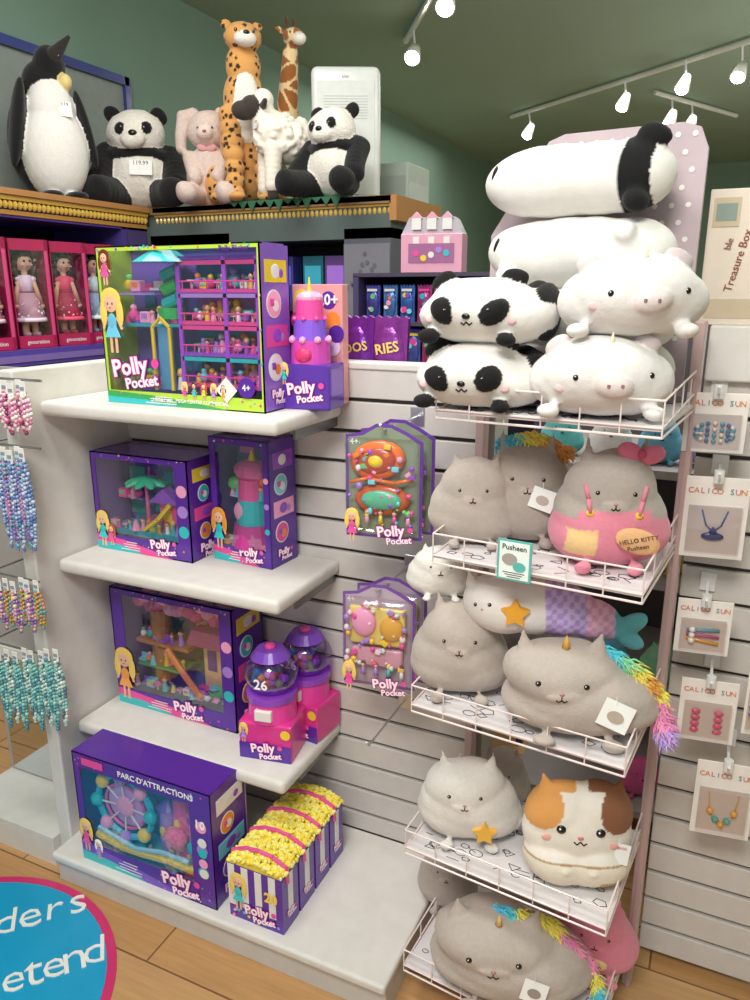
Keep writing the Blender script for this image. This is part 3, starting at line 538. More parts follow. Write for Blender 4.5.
def fur(t,path,cols,r,n,ln,name='rainbow_mane'):
    m=MB(); rs=random.Random(5); P_=[Vector(p) for p in path]; k=len(P_)-1
    for i in range(n):
        u=rs.random()*k; j=min(int(u),k-1); p=P_[j].lerp(P_[j+1],u-j); d=Vector((rs.uniform(-1,1),rs.uniform(-1,.3),rs.uniform(-.7,1))).normalized()
        c=cols[min(int(u/k*len(cols)),len(cols)-1)]; c=tuple(min(1,max(0,x*rs.uniform(.9,1.1))) for x in c)
        dr=Vector((rs.uniform(-.2,1),-.2,-rs.uniform(.2,1))).normalized()
        a=p+d*r*.3; b=p+d*r*.95+dr*ln*.3; e_=b+dr*ln*rs.uniform(.5,1); m.cyl(a,b,r*.16,r*.12,c,5); m.cyl(b,e_,r*.12,.0003,c,5)
    return m.build(name,'matte',t,True)
RB=[hx('5FD0E8'),hx('9AE0B0'),hx('FAE86A'),hx('FAB05A'),hx('F898C0'),hx('C8AAF0')]
# tier 2
l=on(472,1.34,z2); w=sc(84,l); t,f=cat('small grey plush cat at left of the second tray',l,16,w,sc(98,l),G1,0,group='grey plush cats')
l=on(524,1.40,z2); w=sc(96,l); h=sc(112,l); t,f=cat('grey plush cat with rainbow mane beside the pink overalls cat on second tray',l,14,w,h,hx('B0A49B'),0,group='grey plush cats'); fur(t,[(-w*.3,.0,h*.86),(w*.0,-.0,h*.93),(w*.35,.0,h*.8)],[RB[0],RB[2],RB[3]],.016,420,.018); papertag(t,f,w*.15,h*.45,.045,.04,rot=18,pic=G1)
l=on(604,1.32,z2); w=sc(110,l); h=sc(134,l); PG=hx('E07A98')
def overall(P,c):
    k=(P[:,2]<h*.42); c[k]=lin(hx('E48AA0')); k=(P[:,2]<h*.48)&(np.abs(P[:,0])<w*.3)&(P[:,1]<0); c[k]=lin(hx('E48AA0'))
    k=(P[:,0]>-w*.4)&(P[:,0]<-w*.14)&(P[:,2]>h*.14)&(P[:,2]<h*.34)&(P[:,1]<0); c[k]=lin(hx('F0CC90'))
t,f=cat('grey plush cat dressed in pink overalls with bow on the second tray',l,16,w,h,hx('B0A69F'),0,name='dressed_cat_plush',tail=False,fn=overall)
m=MB(); bp=f(w*.2,h*.84); m.ell(bp+Vector((-.018,-.006,.01)),(.022,.01,.016),PG,(0,20,0)).ell(bp+Vector((.018,-.006,.006)),(.022,.01,.016),PG,(0,-20,0)).ell(bp+Vector((0,-.012,.008)),.008,hx('C85A7A')).build('bow','plush',t,True)
m=MB(); b0=f(w*.2,h*.28)+Vector((0,-.008,0)); m.ell(b0,(.038,.008,.022),hx('E2B080'),(0,15,0)); m.text('HELLO KITTY',.0105,hx('4A2A1A'),T(*b0)@T(0,-.0095,.005)@FRONT@rotm((0,0,12)),.01).text('Pusheen',.0105,hx('4A2A1A'),T(*b0)@T(0,-.0095,-.008)@FRONT@rotm((0,0,12)),.01).build('embroidered_patch','plush',t)
m=MB()
for q in (-1,1): m.tube([f(q*w*.2,h*.46)+Vector((0,-.001,0)),f(q*w*.22,h*.56)+Vector((0,-.001,0)),f(q*w*.25,h*.66)+Vector((0,0,0))],.004,hx('E48AA0'),8); m.ell(f(q*w*.2,h*.46),(.007,.004,.007),YEL,seg=10)
m.build('shoulder_straps','plush',t,True)
# tier 3
l=on(459,1.34,z3); w=sc(96,l); h=sc(108,l); t,f=cat('grey plush cat sitting at the left of the third tray',l,16,w,h,G1,0,group='grey plush cats',tail=False); hC=h
l2=on(440,1.36,z3+hC*.86); t,f=cat('small white plush cat perched on the grey cat on the third tray',l2,20,sc(64,l2),sc(60,l2),hx('E4E0DA'),0,name='white_cat_plush',tail=False,dark=G2)
l=on(577,1.295,z3); w=sc(146,l); h=sc(108,l); t,f=cat('wide grey plush cat with rainbow mane and tail on the third tray',l,14,w,h,G1,-.14,tail=False,group='grey plush cats'); hD=h
MB().cyl(f(-w*.12,h*.86),f(-w*.12,h*.86)+Vector((0,-.0,.024)),.008,.001,hx('E8B04A'),10).build('horn','plush',t,True)
fur(t,[(w*.12,-.0,h*.8),(w*.3,-.01,h*.7),(w*.42,-.01,h*.52)],[RB[0],RB[1],RB[2],RB[3]],.015,480,.02); fur(t,[(w*.46,.0,h*.5),(w*.52,-.02,h*.25),(w*.54,-.03,.02)],[RB[2],RB[4],RB[4],RB[5]],.016,460,.018,'rainbow_tail')
papertag(t,f,w*.2,h*.38,.055,.05,rot=22,pic=hx('B8A898'))
l=aY(545,612,1.355); l.z-=.052
def scales(P,c):
    rr=np.floor(P[:,2]*100); a=(np.sin(P[:,0]*300+rr*3.14)>.1)
    k=P[:,0]>.0; c[k]=lin(hx('D8C4F0')); c[k&a]=lin(hx('BC9CE4'))
    pe=(P[:,0]>.075)&(P[:,0]<.125); c[pe]=lin(hx('F4C4DC')); c[pe&a]=lin(hx('E4A4CC')); e_=P[:,0]>.128; c[e_]=lin(hx('6AB8C4'))
PW=hx('EDE6E2')
el=grow([E(-.075,0,.06,.075,.058,.056,PW),E(-.02,0,.062,.075,.056,.054,PW),E(.03,0,.056,.06,.048,.048,hx('C9B6E0')),E(.08,-.005,.046,.05,.036,.036,hx('C9B6E0')),E(.12,-.01,.036,.03,.02,.022,hx('6FA8B8')),E(.148,-.015,.048,.03,.012,.018,hx('6FA8B8'),(0,-35,0)),E(.146,-.015,.018,.03,.012,.016,hx('6FA8B8'),(0,30,0))]+ear(-.13,-.01,.092,.014,.028,PW,-.006)+ear(-.085,-.01,.104,.014,.028,PW,.004),1.07)
t,f=plush('mermaid_cat_plush','pale plush cat with lavender scaled mermaid tail lying across the third tray',l,12,el,.004,fn=scales,mat='plush',warp=.002,eyes=[(-.13,.075,.004),(-.103,.081,.004)],nose=(-.117,.069,.003,.002,hx('C88A8A')))
def star(m,p,r_,col,th=.012):
    m.prism([((r_ if i%2==0 else r_*.55)*math.sin(i*math.pi/5),(r_ if i%2==0 else r_*.55)*math.cos(i*math.pi/5)) for i in range(10)],T(*p)@FRONT,th,col)
m=MB(); star(m,f(-.055,.07)+Vector((0,.003,0)),.028,hx('F2AE38')); m.build('gold_star','plush',t)
l=on(535,1.48,z3); cat('dark grey plush cat mostly hidden under the mermaid plush',l,0,.18,.13,hx('8B817C'),0,tail=False)
# tier 4
l=on(468,1.34,z4); w=sc(98,l); h=sc(98,l); t,f=cat('white plush cat holding a gold star on the fourth tray',l,18,w,h,hx('DED9D3'),-.05,name='white_cat_plush',dark=hx('8B817C'))
m=MB(); star(m,f(w*.15,h*.25)+Vector((0,.002,0)),.026,hx('EAB448')); m.build('gold_star','plush',t)
l=on(500,1.47,z4); cat('grey plush cat at the back of the fourth tray',l,10,.13,.16,hx('A89E96'),0,tail=False)
l=on(573,1.30,z4); w=sc(106,l); h=sc(120,l)
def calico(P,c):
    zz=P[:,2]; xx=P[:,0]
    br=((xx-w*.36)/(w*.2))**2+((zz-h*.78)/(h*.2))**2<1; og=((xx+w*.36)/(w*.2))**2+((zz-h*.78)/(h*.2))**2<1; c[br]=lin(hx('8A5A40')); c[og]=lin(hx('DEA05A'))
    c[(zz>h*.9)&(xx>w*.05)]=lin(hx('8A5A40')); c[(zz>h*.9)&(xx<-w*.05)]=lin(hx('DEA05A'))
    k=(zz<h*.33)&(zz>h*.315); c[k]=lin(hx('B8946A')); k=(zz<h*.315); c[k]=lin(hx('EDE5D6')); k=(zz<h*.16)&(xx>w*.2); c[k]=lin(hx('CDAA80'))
CW=hx('ECE6DC')
el=[E(0,0,h*.5,w*.5,w*.24,h*.42,CW),E(-w*.15,0,h*.64,w*.34,w*.22,h*.3,CW),E(w*.15,0,h*.64,w*.34,w*.22,h*.3,CW),E(-w*.12,0,h*.26,w*.38,w*.28,h*.26,CW),E(w*.12,0,h*.26,w*.38,w*.28,h*.26,CW),E(-w*.12,-w*.24,h*.26,w*.05,w*.06,h*.04,CW),E(w*.12,-w*.24,h*.26,w*.05,w*.06,h*.04,CW)]+ear(-w*.3,-w*.02,h*.84,w*.1,h*.15,CW,-w*.04)+ear(w*.3,-w*.02,h*.84,w*.1,h*.15,CW,w*.04)
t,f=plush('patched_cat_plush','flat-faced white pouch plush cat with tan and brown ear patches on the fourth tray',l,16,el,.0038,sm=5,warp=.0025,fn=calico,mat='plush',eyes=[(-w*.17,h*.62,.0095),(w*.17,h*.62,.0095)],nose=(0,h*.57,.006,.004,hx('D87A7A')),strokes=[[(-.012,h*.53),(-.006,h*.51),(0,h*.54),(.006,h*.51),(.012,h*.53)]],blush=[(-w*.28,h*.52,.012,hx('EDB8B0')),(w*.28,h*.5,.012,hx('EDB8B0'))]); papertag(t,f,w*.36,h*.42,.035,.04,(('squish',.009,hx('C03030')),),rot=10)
# tier 5
l=on(508,1.30,z5); w=sc(152,l); h=sc(102,l); t,f=cat('grey plush cat with pastel rainbow mane and tail on the bottom tray',l,14,w,h,G1,-.1,tail=False,group='grey plush cats')
MB().cyl(f(-w*.08,h*.86),f(-w*.08,h*.86)+Vector((0,0,.024)),.008,.001,hx('E8C07A'),10).build('horn','plush',t,True)
fur(t,[(-w*.3,0,h*.78),(-w*.05,-.01,h*.88),(w*.2,0,h*.8),(w*.4,-.01,h*.55)],[RB[0],RB[0],RB[2],RB[2],RB[4]],.017,680,.02); fur(t,[(w*.46,0,h*.5),(w*.54,-.02,h*.25),(w*.55,-.03,.03)],[RB[4],RB[2],RB[0]],.012,380,.018,'rainbow_tail'); papertag(t,f,w*.15,h*.4,.05,.045,rot=15,pic=G2)
l=on(590,1.42,z5); h=sc(94,l); t,f=cat('pink plush cat at the back right of the bottom tray',l,10,sc(82,l),h,hx('E88AA2'),0,name='pink_cat_plush',tail=False); b0=f(0,h*.3); m=MB().ell(b0,(.03,.005,.018),hx('F0CC90')); m.text('Pusheen',.01,hx('4A2A1A'),T(*b0)@T(0,-.006,0)@FRONT,.01).build('embroidered_patch','plush',t)
l=on(447,1.45,z5); cat('small grey plush cat in the back left corner of the bottom tray',l,14,.14,.21,G1,0,tail=False)
# ------------------------------------------------------------ jewellery cards on right slatwall
def jcard(px,py,wpx,hpx,label,short,item,Y=1.5):
    c=aY(px,py,Y); w=sc(wpx,c); h=sc(hpx,c); t=thing('jewellery_card',label,'jewellery card',c,8,'jewellery cards on the right slatwall')
    MB().box((0,0,0),(w,.003,h),hx('F0EAE4'),bev=.001).box((0,-.002,-h*.14),(w*.82,.001,h*.58),hx('D4C4B8')).build('card','matte',t)
    MB().box((0,-.009,-h*.14),(w*.82,.012,h*.58),(1,1,1)).build('window','clear',t)
    m=MB(); cs=[hx('D2694A'),hx('D88A3A'),hx('C8607A'),hx('4A9A9A')]
    for i,ch in enumerate('CALICO SUN'):
        if ch!=' ': m.text(ch,w*.135,cs[i%4],T((i-4.5)*w*.09,-.003,h*.33)@FRONT,0)
    m.build('lettering','matte',t)
    m=MB(); item(m,w,h); m.build('jewellery','gloss',t,True)
    hk=MB().tube([(0,.0,0),(0,-.13,0),(0,-.138,.012)],.003,(.93,.93,.93)).box((0,0,0),(.03,.008,.04),(.93,.93,.93),bev=.002).cyl((0,-.11,-.012),(0,-.11,.012),.009,.009,(.93,.93,.93)).build('peg_hook','gloss')
    hk.location=(c.x,1.597,c.z+h*.5+.004); tag(hk,'white plastic peg hook carrying the '+short,'hook')
    MB().tube([(-.008,0,h*.5),(0,.0,h*.5+.006),(.008,0,h*.5)],.0012,(.9,.9,.9)).build('hanging_loop','gloss',t)
def it_beads(c):
    def f(m,w,h):
        for k in range(2):
            for i in range(16): a=2*math.pi*i/16; m.ell((w*.3*math.cos(a),-.006,-h*.14+h*(.04 if k else -.06)+h*.1*math.sin(a)),.0042,[c,hx('E8D8C0'),hx('4A6A9A')][i%3],seg=7)
    return f
def it_pendant(m,w,h):
    m.tube([(-w*.2,-.005,h*.1),(-w*.12,-.005,-h*.08),(0,-.005,-h*.16),(w*.12,-.005,-h*.08),(w*.2,-.005,h*.1)],.0014,hx('3A5A9A')); m.ell((0,-.006,-h*.22),(w*.18,.004,h*.05),hx('2A3A7A')); m.cyl((0,-.006,-h*.17),(0,-.006,-h*.1),.008,.001,hx('2A3A7A'))
def it_clips(m,w,h):
    for k,c in enumerate([hx('E8A03A'),hx('C04F8A'),hx('5A9AB0')]): m.box((0,-.006,-h*.14+h*.1*(k-1)),(w*.6,.003,h*.05),c,rot=(0,8-6*k,0)); m.ell((-w*.2,-.008,-h*.14+h*.1*(k-1)),.006,WHT)
def it_pinks(m,w,h):
    for i in range(4):
        for j in range(2): m.ell((-w*.2+w*.4*j,-.006,-h*.3+h*.1*i),(.009,.004,.006),hx('D9507A'),seg=8)
def it_turq(m,w,h):
    m.tube([(-w*.25,-.005,h*.1),(-w*.2,-.005,-h*.2),(0,-.005,-h*.32),(w*.2,-.005,-h*.2),(w*.25,-.005,h*.1)],.0012,hx('C9A24A'))
    for i,(x,z) in enumerate([(-.2,-.15),(-.1,-.26),(0,-.32),(.1,-.26),(.2,-.15)]): m.ell((x*w,-.006,z*h),.007,hx('3FA89A') if i%2 else hx('E8A03A'),seg=8)
jcard(715,423,58,60,'beaded bracelet card, topmost on the right slatwall','topmost bracelet card',it_beads(hx('5A9AB0')))
jcard(714,518,60,84,'dark blue whale-tail pendant card on the right slatwall','whale-tail pendant card',it_pendant)
jcard(703,627,51,58,'card of striped hair clips on the right slatwall','hair clip card',it_clips)
jcard(707,711,53,68,'card of crimson earrings on the right slatwall','crimson earring card',it_pinks)
jcard(723,800,55,84,'card with turquoise charm necklace, lowest on the right slatwall','turquoise charm card',it_turq)
jcard(762,700,30,80,'peach bracelet card cut by the right edge of the picture','peach bracelet card',it_beads(hx('D8A080')))
c=aY(727,262,1.60); t=thing('treasure_box_sign','pale beige picture box standing on the right slatwall top','box',(c.x+.03,1.62,1.49),0)
MB().box((.0,0,.12),(.14,.06,.24),hx('E2D6C6'),bev=.002).build('carton','matte',t)
m=MB().box((-.005,-.0305,.03),(.11,.001,.035),hx('C8B89C')).box((-.04,-.0312,.2),(.045,.001,.05),hx('C8B89A')).box((-.04,-.0318,.2),(.035,.001,.03),hx('8A9A90')); m.text('Treasure Box',.02,hx('8A4A30'),T(-.012,-.0315,.115)@FRONT@rotm((0,0,78)),.005).text('ble',.017,hx('8A5A40'),T(-.03,-.0325,.145)@FRONT@rotm((0,0,78)),.005).build('printed_graphics','matte',t)
# ------------------------------------------------------------ left: mirror, bead strands
t=thing('mirror_panel','tall mirror panel leaning behind the hanging necklaces at far left','mirror',(-1.72,1.40,0))
MB().bx((-.18,0,.1),(.17,.004,.5),(1,1,1)).build('mirror_glass','mirror',t); MB().bx((-.2,.004,.0),(.178,.02,1.36),(.66,.64,.63)).bx((-.2,-.18,0),(.178,.004,.09),(.86,.85,.83)).bx((-.2,-.01,.5),(.178,.004,.53),(.86,.85,.83)).build('backboard','matte',t)
def strand(cols,L,n,w,big=.0052):
    m=MB(); rs=random.Random(n*7+int(L*100))
    for k in range(n):
        LL=L*(1-.15*k); N_=int(2*LL/(big*1.8))
        for i in range(N_):
            u=i/(N_-1); m.ell((w*(1-.35*k)*math.sin(math.pi*u)*(1 if i%2 else -1),-.005*k,-LL*u),big*rs.uniform(.7,1.15),rs.choice(cols),seg=6)
    return m
rows=[(392,[1,7,13,19,25],'pink pearl',[([hx('D87AA8'),hx('E8C0D0'),hx('F0E8E0')],.08),([hx('C84A80'),hx('8A3A6A'),hx('E8C0D0')],.095)]),
 (458,[0,6,12,18,24],'blue and lilac',[([hx('5A7AB0'),hx('8FA8D0'),hx('B8C8E0')],.22),([hx('8A7AB8'),hx('C08AB0'),hx('5FA8B8')],.23)]),
 (588,[1,8,15,22,29,36],'purple and pink',[([hx('8A6AB0'),hx('D0A0C0'),hx('E0D0A0')],.11),([hx('C0A040'),hx('6AA0A0'),hx('D88A60')],.1)]),
 (658,[1,9,17,25,33,41,49,56],'turquoise',[([hx('6FB8B8'),hx('9AD0C8'),hx('4A8A9A')],.2),([hx('8FC8C0'),hx('5A7A8A'),hx('D8E0D8')],.185)])]
ordn=['outermost','second from the left','third from the left','fourth from the left','fifth from the left','sixth from the left','seventh from the left','rightmost']
for ri,(py,xs,cn,bs) in enumerate(rows):
    pr=[]
    for k,x in enumerate(xs):
        p=aY(x,py,1.20)
        lab='%s bead strand on a white tag, %s of its row'%(cn,ordn[k])
        if len(pr)<2:
            q=thing('bead_strand',lab,'necklace',p,0,'%s bead strands'%cn)
            strand(bs[k][0],bs[k][1],3,.011).build('beads','gloss',q,True); MB().box((0,-.006,.012),(.018,.002,.032),WHT,bev=.0008).box((0,-.0075,.012),(.012,.001,.008),hx('8A9AB0')).build('tag','matte',q); pr.append(q)
        else: dup(pr[k%2],loc=p+Vector((0,.006*(k%2),-.004*(k%3))),label=lab)
    p=aY(20,py,1.21); m=MB().tube([(-.16,0,.028),(.07,0,.028)],.003,(.7,.7,.7)).tube([(-.1,0,.028),(-.1,.19,.028)],.003,(.7,.7,.7)); o=m.build('hanging_bar','metal'); o.location=p; tag(o,'thin steel bar holding the %s strands'%cn,'bar')
# ------------------------------------------------------------ floor sign
FS=Vector((-1.45,.785,0)); t=thing('floor_sign','round blue floor sign with pink rim and white lettering at lower left','sign',FS,0)
MB().cyl((0,0,0),(0,0,.004),.39,.39,hx('D0336E'),64).cyl((0,0,.004),(0,0,.005),.368,.368,hx('1C9ECC'),64).build('disc','gloss',t)
m=MB()
for s_,px,py,sz,a,kk in (('ders',42,912,.125,44,26),('etend',54,965,.125,44,22)):
    n=len(s_)
    for i,ch in enumerate(s_):
        u_=i-(n-1)/2; q=aZ(px+u_*kk*.92,py-u_*7,.0055)-FS; m.text(ch,sz*(1.05 if i%2 else .95),WHT,T(q.x,q.y,.0055)@rotm((0,0,a+6*(i%2)))@Matrix.Shear('XY',4,(0,0)),-.006)
m.build('lettering','matte',t)
# ------------------------------------------------------------ back-left cabinets
LZ=1.92; NAVY=hx('4A3A88'); DK=hx('241A3A')
def cornice(m,a,b,axis):
    n=int(abs(b[0]-a[0])/.022) if axis=='x' else int(abs(b[1]-a[1])/.022)
    for dz,out,hh,c in ((0,.03,.022,hx('B88450')),(-.022,.02,.018,hx('D0A44A')),(-.075,.008,.016,hx('B8863C'))):
        if axis=='x': m.bx((a[0],a[1]-out,LZ+dz-hh),(b[0],a[1]+.05,LZ+dz),c)
        else: m.bx((a[0]-.05,a[1],LZ+dz-hh),(a[0]+out,b[1],LZ+dz),c)
    for i in range(n):
        if axis=='x': m.ell((a[0]+(b[0]-a[0])*(i+.5)/n,a[1]-.01,LZ-.056),(.009,.012,.016),hx('DDB654'),seg=6)
        else: m.ell((a[0]+.01,a[1]+(b[1]-a[1])*(i+.5)/n,LZ-.056),(.012,.009,.016),hx('DDB654'),seg=6)
t=thing('doll_cabinet','purple display cabinet of boxed dolls along the left wall with gold cornice','cabinet',(0,0,0))
m=MB()
m.bx((-2.945,1.2,LZ-.03),(-2.49,2.9,LZ-.001),hx('8A6A48')); m.bx((-2.945,1.2,0),(-2.93,2.9,LZ-.03),DK)
m.bx((-2.9,1.2,1.82),(-2.50,2.9,1.86),NAVY); m.bx((-2.51,1.2,1.82),(-2.49,2.9,LZ-.08),hx('6A4AB0'))
for z in (1.33,.85,.4): m.bx((-2.9,1.2,z-.06),(-2.49,2.9,z),hx('5A48A8')); m.bx((-2.5,1.2,z-.045),(-2.485,2.9,z-.02),hx('8A70B8'))
for y in (1.21,2.75): m.bx((-2.9,y-.015,0),(-2.49,y+.015,1.86),NAVY)
m.bx((-2.9,2.77,0),(-2.49,2.9,1.86),hx('4A3F70')); m.build('carcass','matte',t)
m=MB(); cornice(m,(-2.49,1.2),(-2.49,2.89),'y'); m.build('cornice','gloss',t)
t=thing('corner_cabinet','grey-green corner cabinet with gold cornice carrying the large plush animals','cabinet',(0,0,0))
m=MB(); m.bx((-2.945,2.905,LZ-.03),(-1.265,3.42,LZ-.001),hx('8A6A48')); m.bx((-2.49,2.92,1.76),(-1.27,3.4,LZ-.03),hx('566462')); m.bx((-2.49,3.36,0),(-1.27,3.4,1.8),hx('2A2A36'))
for x0,x1,c in ((-2.49,-2.05,hx('4F4A78')),(-1.48,-1.27,hx('5A5C66'))): m.bx((x0,2.92,0),(x1,3.38,1.8),c)
for z in (1.5,1.1,.6): m.bx((-2.05,2.95,z-.03),(-1.48,3.38,z),hx('3A3048'))
m.build('carcass','matte',t); m=MB(); cornice(m,(-2.455,2.935),(-1.265,2.935),'x'); m.bx((-1.27,2.905,LZ-.095),(-1.24,3.42,LZ),hx('B88450')); m.build('cornice','gloss',t)
m=MB(); m.bx((-1.478,2.912,1.2),(-1.272,2.922,1.74),hx('7C7C86'))
for i in range(26): m.disc(T(-1.47+.19*random.random(),2.911,1.25+.45*random.random())@FRONT,.01,.001,hx('65646E'),8)
m.build('floral_panel','matte',t)
for i,(x,c) in enumerate([(-1.97,hx('7A2A5A')),(-1.82,hx('3A3F8A')),(-1.67,hx('2A6A7A')),(-1.56,hx('6A4A8A'))]):
    o=MB().box((0,0,.1),(.1,.08,.2),c,bev=.003).box((0,-.041,.12),(.08,.001,.08),tuple(min(1,v*1.7) for v in c)).build('boxed_toy','gloss'); o.location=(x,3.03,1.5); tag(o,'%s boxed toy on the dark shelf of the corner cabinet'%['crimson','navy','teal','mauve'][i],'toy box')
t=thing('wall_panel','grey panel with blue frame on the wall behind the large penguin plush','panel',(-2.93,2.2,LZ))
MB().bx((-.01,-1.2,0),(.0,1.12,.66),hx('8E9892')).build('panel','matte',t); m=MB().bx((-.01,-1.2,.64),(.02,1.14,.68),hx('38458A')).bx((-.01,1.11,0),(.02,1.15,.68),hx('38458A')); m.build('frame','gloss',t)
def doll_box(label,y,z,hair,dress,h=.42):
    t=thing('boxed_doll',label,'boxed doll',(-2.58,y,z),78,'boxed dolls in the purple cabinet'); w,d=.165,.1; m=MB(); c=hx('C02A5E')
    m.bx((-w/2,d/2-.004,0),(w/2,d/2,h),hx('8A2048')); m.bx((-w/2,-d/2,0),(w/2,d/2,.004),c)
    m.bx((-w/2,-d/2,0),(-w/2+.004,d/2,h),c); m.bx((w/2-.004,-d/2,0),(w/2,d/2,h),c); m.bx((-w/2,-d/2,0),(w/2,-d/2+.003,h*.12),c); m.bx((-w/2,-d/2,h*.9),(w/2,-d/2+.003,h),c)
    m.bx((w/2-.018,-d/2,0),(w/2,-d/2+.003,h),hx('E05088')); m.text('generation',.022,WHT,T(0,-d/2-.001,h*.06)@FRONT,.01); m.build('carton','gloss',t)
    dl=MB(); s=h/.42; d2=tuple(min(1,v*1.25+.08) for v in dress); rs=random.Random(int(y*100))
    dl.ell((0,0,.335*s),(.034,.032,.038),SKIN).cyl((0,0,.27*s),(0,0,.31*s),.012,.012,SKIN); dl.cyl((0,0,.21*s),(0,0,.285*s),.028,.024,d2,18); dl.cyl((0,0,.11*s),(0,0,.22*s),.066,.03,dress,18); dl.cyl((0,0,.105*s),(0,0,.12*s),.069,.066,d2,18); dl.cyl((0,0,.213*s),(0,0,.222*s),.031,.031,hx('8A3A5A'),18)
    for k in range(22): a=rs.uniform(3.4,6.0); zz=rs.uniform(.12,.2); r_=.066-.036*(zz-.11)/.11; dl.ell((r_*math.cos(a),r_*math.sin(a),zz*s),.004,d2 if k%2 else WHT,seg=6)
    for q in (-1,1): dl.cyl((q*.02,0,.05*s),(q*.02,0,.15*s),.013,.015,SKIN).ell((q*.02,-.008,.055*s),(.015,.024,.012),dress); dl.cyl((q*.03,0,.27*s),(q*.055,-.01,.17*s),.011,.009,SKIN).ell((q*.056,-.01,.165*s),.011,SKIN); dl.ell((q*.032,0,.27*s),.014,d2); dl.ell((q*.012,-.031,.338*s),(.005,.002,.005),BLK,seg=8); dl.ell((q*.02,-.027,.324*s),(.006,.003,.004),hx('F09A9A'),seg=8)
    dl.ell((0,-.031,.318*s),(.008,.002,.003),hx('B04050'),seg=8); D=dl.build('doll','matte',t,True)
    m=MB().ell((0,.008,.347*s),(.041,.034,.04),hair)
    for q in (-1,1):
        for k in range(4): m.ell((q*(.034+.004*(k%2)),.004,(.33-.03*k)*s),(.014,.016,.02),hair)
    m.ell((0,-.02,.365*s),(.028,.014,.012),hair).build('hair','matte',D,True)
    MB().bx((-w/2+.004,-d/2+.001,h*.12),(w/2-.004,-d/2+.0016,h*.9),(1,1,1)).build('window','clear',t)
for i,(y,hr,dr,l) in enumerate([(2.06,hx('5A3018'),hx('F0A0B0'),'boxed doll in pale pink gown, leftmost in the purple cabinet'),(2.26,hx('4A2C1A'),hx('D8A8B8'),'boxed doll in dusty pink dress in the purple cabinet'),(2.46,hx('2A1A14'),hx('C03A5A'),'boxed dark-haired doll in red dress in the purple cabinet'),(2.63,hx('3A2418'),hx('A8C0E0'),'boxed doll in light blue dress next to the cabinet end')]): doll_box(l,y,1.33,hr,dr)
for i,(y,hr,dr,l) in enumerate([(2.15,hx('7A4A28'),hx('8A7AD0'),'boxed doll in violet dress on the lower cabinet shelf'),(2.36,hx('D8B070'),hx('F0D0A0'),'boxed blond doll in yellow dress on the lower cabinet shelf'),(2.57,hx('241812'),hx('F080A0'),'boxed doll in bright pink dress on the lower cabinet shelf')]): doll_box(l,y,.85,hr,dr,.4)
# ------------------------------------------------------------ large plush animals on the ledge
CR=hx('EFE9DE')
l=aX(60,196,-2.68); l.z=LZ
el=[E(0,0,.2,.135,.11,.2,WHT),E(-.04,.06,.24,.135,.095,.225,BLK),E(-.0,.0,.36,.095,.08,.13,WHT),E(.015,.02,.54,.064,.062,.075,BLK),E(-.01,.035,.46,.09,.075,.1,BLK),E(.06,-.03,.47,.028,.04,.035,hx('E6D28A')),
    E(-.14,-.01,.3,.03,.05,.18,BLK,(0,10,0)),E(.135,-.0,.3,.022,.045,.16,BLK,(0,-12,0)),E(.05,-.1,.02,.045,.07,.02,BLK),E(-.05,-.1,.02,.045,.07,.02,BLK)]
el+=limb((.03,-.03,.57),(.085,-.06,.635),.03,.01,hx('2A2422'))
t,f=plush('penguin_plush','tall black and white penguin plush standing on the left ledge',l,58,el,.0065,eyes=[(.04,.56,.006)],mat='velour',sm=5); papertag(t,f,.04,.36,.05,.06,(('119',.02,hx('333333')),))
def sit_panda(label,loc,rz,s,tg,fur_='fur'):
    el=[E(0,0,.14*s,.135*s,.12*s,.14*s,CR),E(0,-.03*s,.3*s,.122*s,.1*s,.098*s,CR),E(0,0,.22*s,.15*s,.11*s,.05*s,BLK),
        E(-.095*s,0,.38*s,.036*s,.022*s,.036*s,BLK),E(.095*s,0,.38*s,.036*s,.022*s,.036*s,BLK),E(0,-.12*s,.27*s,.05*s,.032*s,.036*s,CR),
        E(-.048*s,-.108*s,.31*s,.026*s,.02*s,.028*s,BLK,(0,25,0)),E(.048*s,-.108*s,.31*s,.026*s,.02*s,.028*s,BLK,(0,-25,0))]
    for q in (-1,1): el+=limb((q*.13*s,0,.22*s),(q*.16*s,-.1*s,.1*s),.052*s,.05*s,BLK)+limb((q*.08*s,-.03*s,.06*s),(q*.15*s,-.2*s,.058*s),.06*s,.06*s,BLK)
    t,f=plush('panda_plush',label,loc,rz,el,.0055,eyes=[(-.046*s,.312*s,.007*s),(.046*s,.312*s,.007*s)],nose=(0,.288*s,.018*s,.012*s,BLK),mat=fur_,warp=.003)
    if tg: papertag(t,f,.02,.16*s,.1,.065,(('119.99',.026,hx('333333')),))
    return t
l=on(143,2.99,LZ); sit_panda('large seated panda plush with price card in the cabinet corner',l,34,1.08,True)
l=on(336,2.985,LZ); sit_panda('smaller seated panda plush in front of the white air purifier',l,-4,.86,False)
PB=hx('DCC6BC'); l=on(212,3.0,LZ); s=1.02
el=[E(0,0,.13*s,.1*s,.085*s,.13*s,PB),E(0,-.02,.31*s,.085*s,.07*s,.08*s,PB),E(0,-.08,.29*s,.036,.03,.03,hx('EAD6CC'))]
for q in (-1,1): el+=limb((q*.06,.0,.385),(q*.105,.0,.37),.028,.03,PB,5)+limb((q*.105,.0,.37),(q*.12,-.01,.24),.03,.024,PB,8)+limb((q*.08,-.02,.2),(q*.05,-.09,.12),.036,.032,PB)+limb((q*.06,-.04,.045),(q*.085,-.17,.045),.048,.046,PB)
t,f=plush('bunny_plush','seated dusty pink lop-eared bunny plush between the panda and the cheetah',l,28,el,.0055,eyes=[(-.03,.315,.006),(.03,.315,.006)],nose=(0,.298,.009,.006,hx('9A5A5A')),mat='fur',warp=.003)
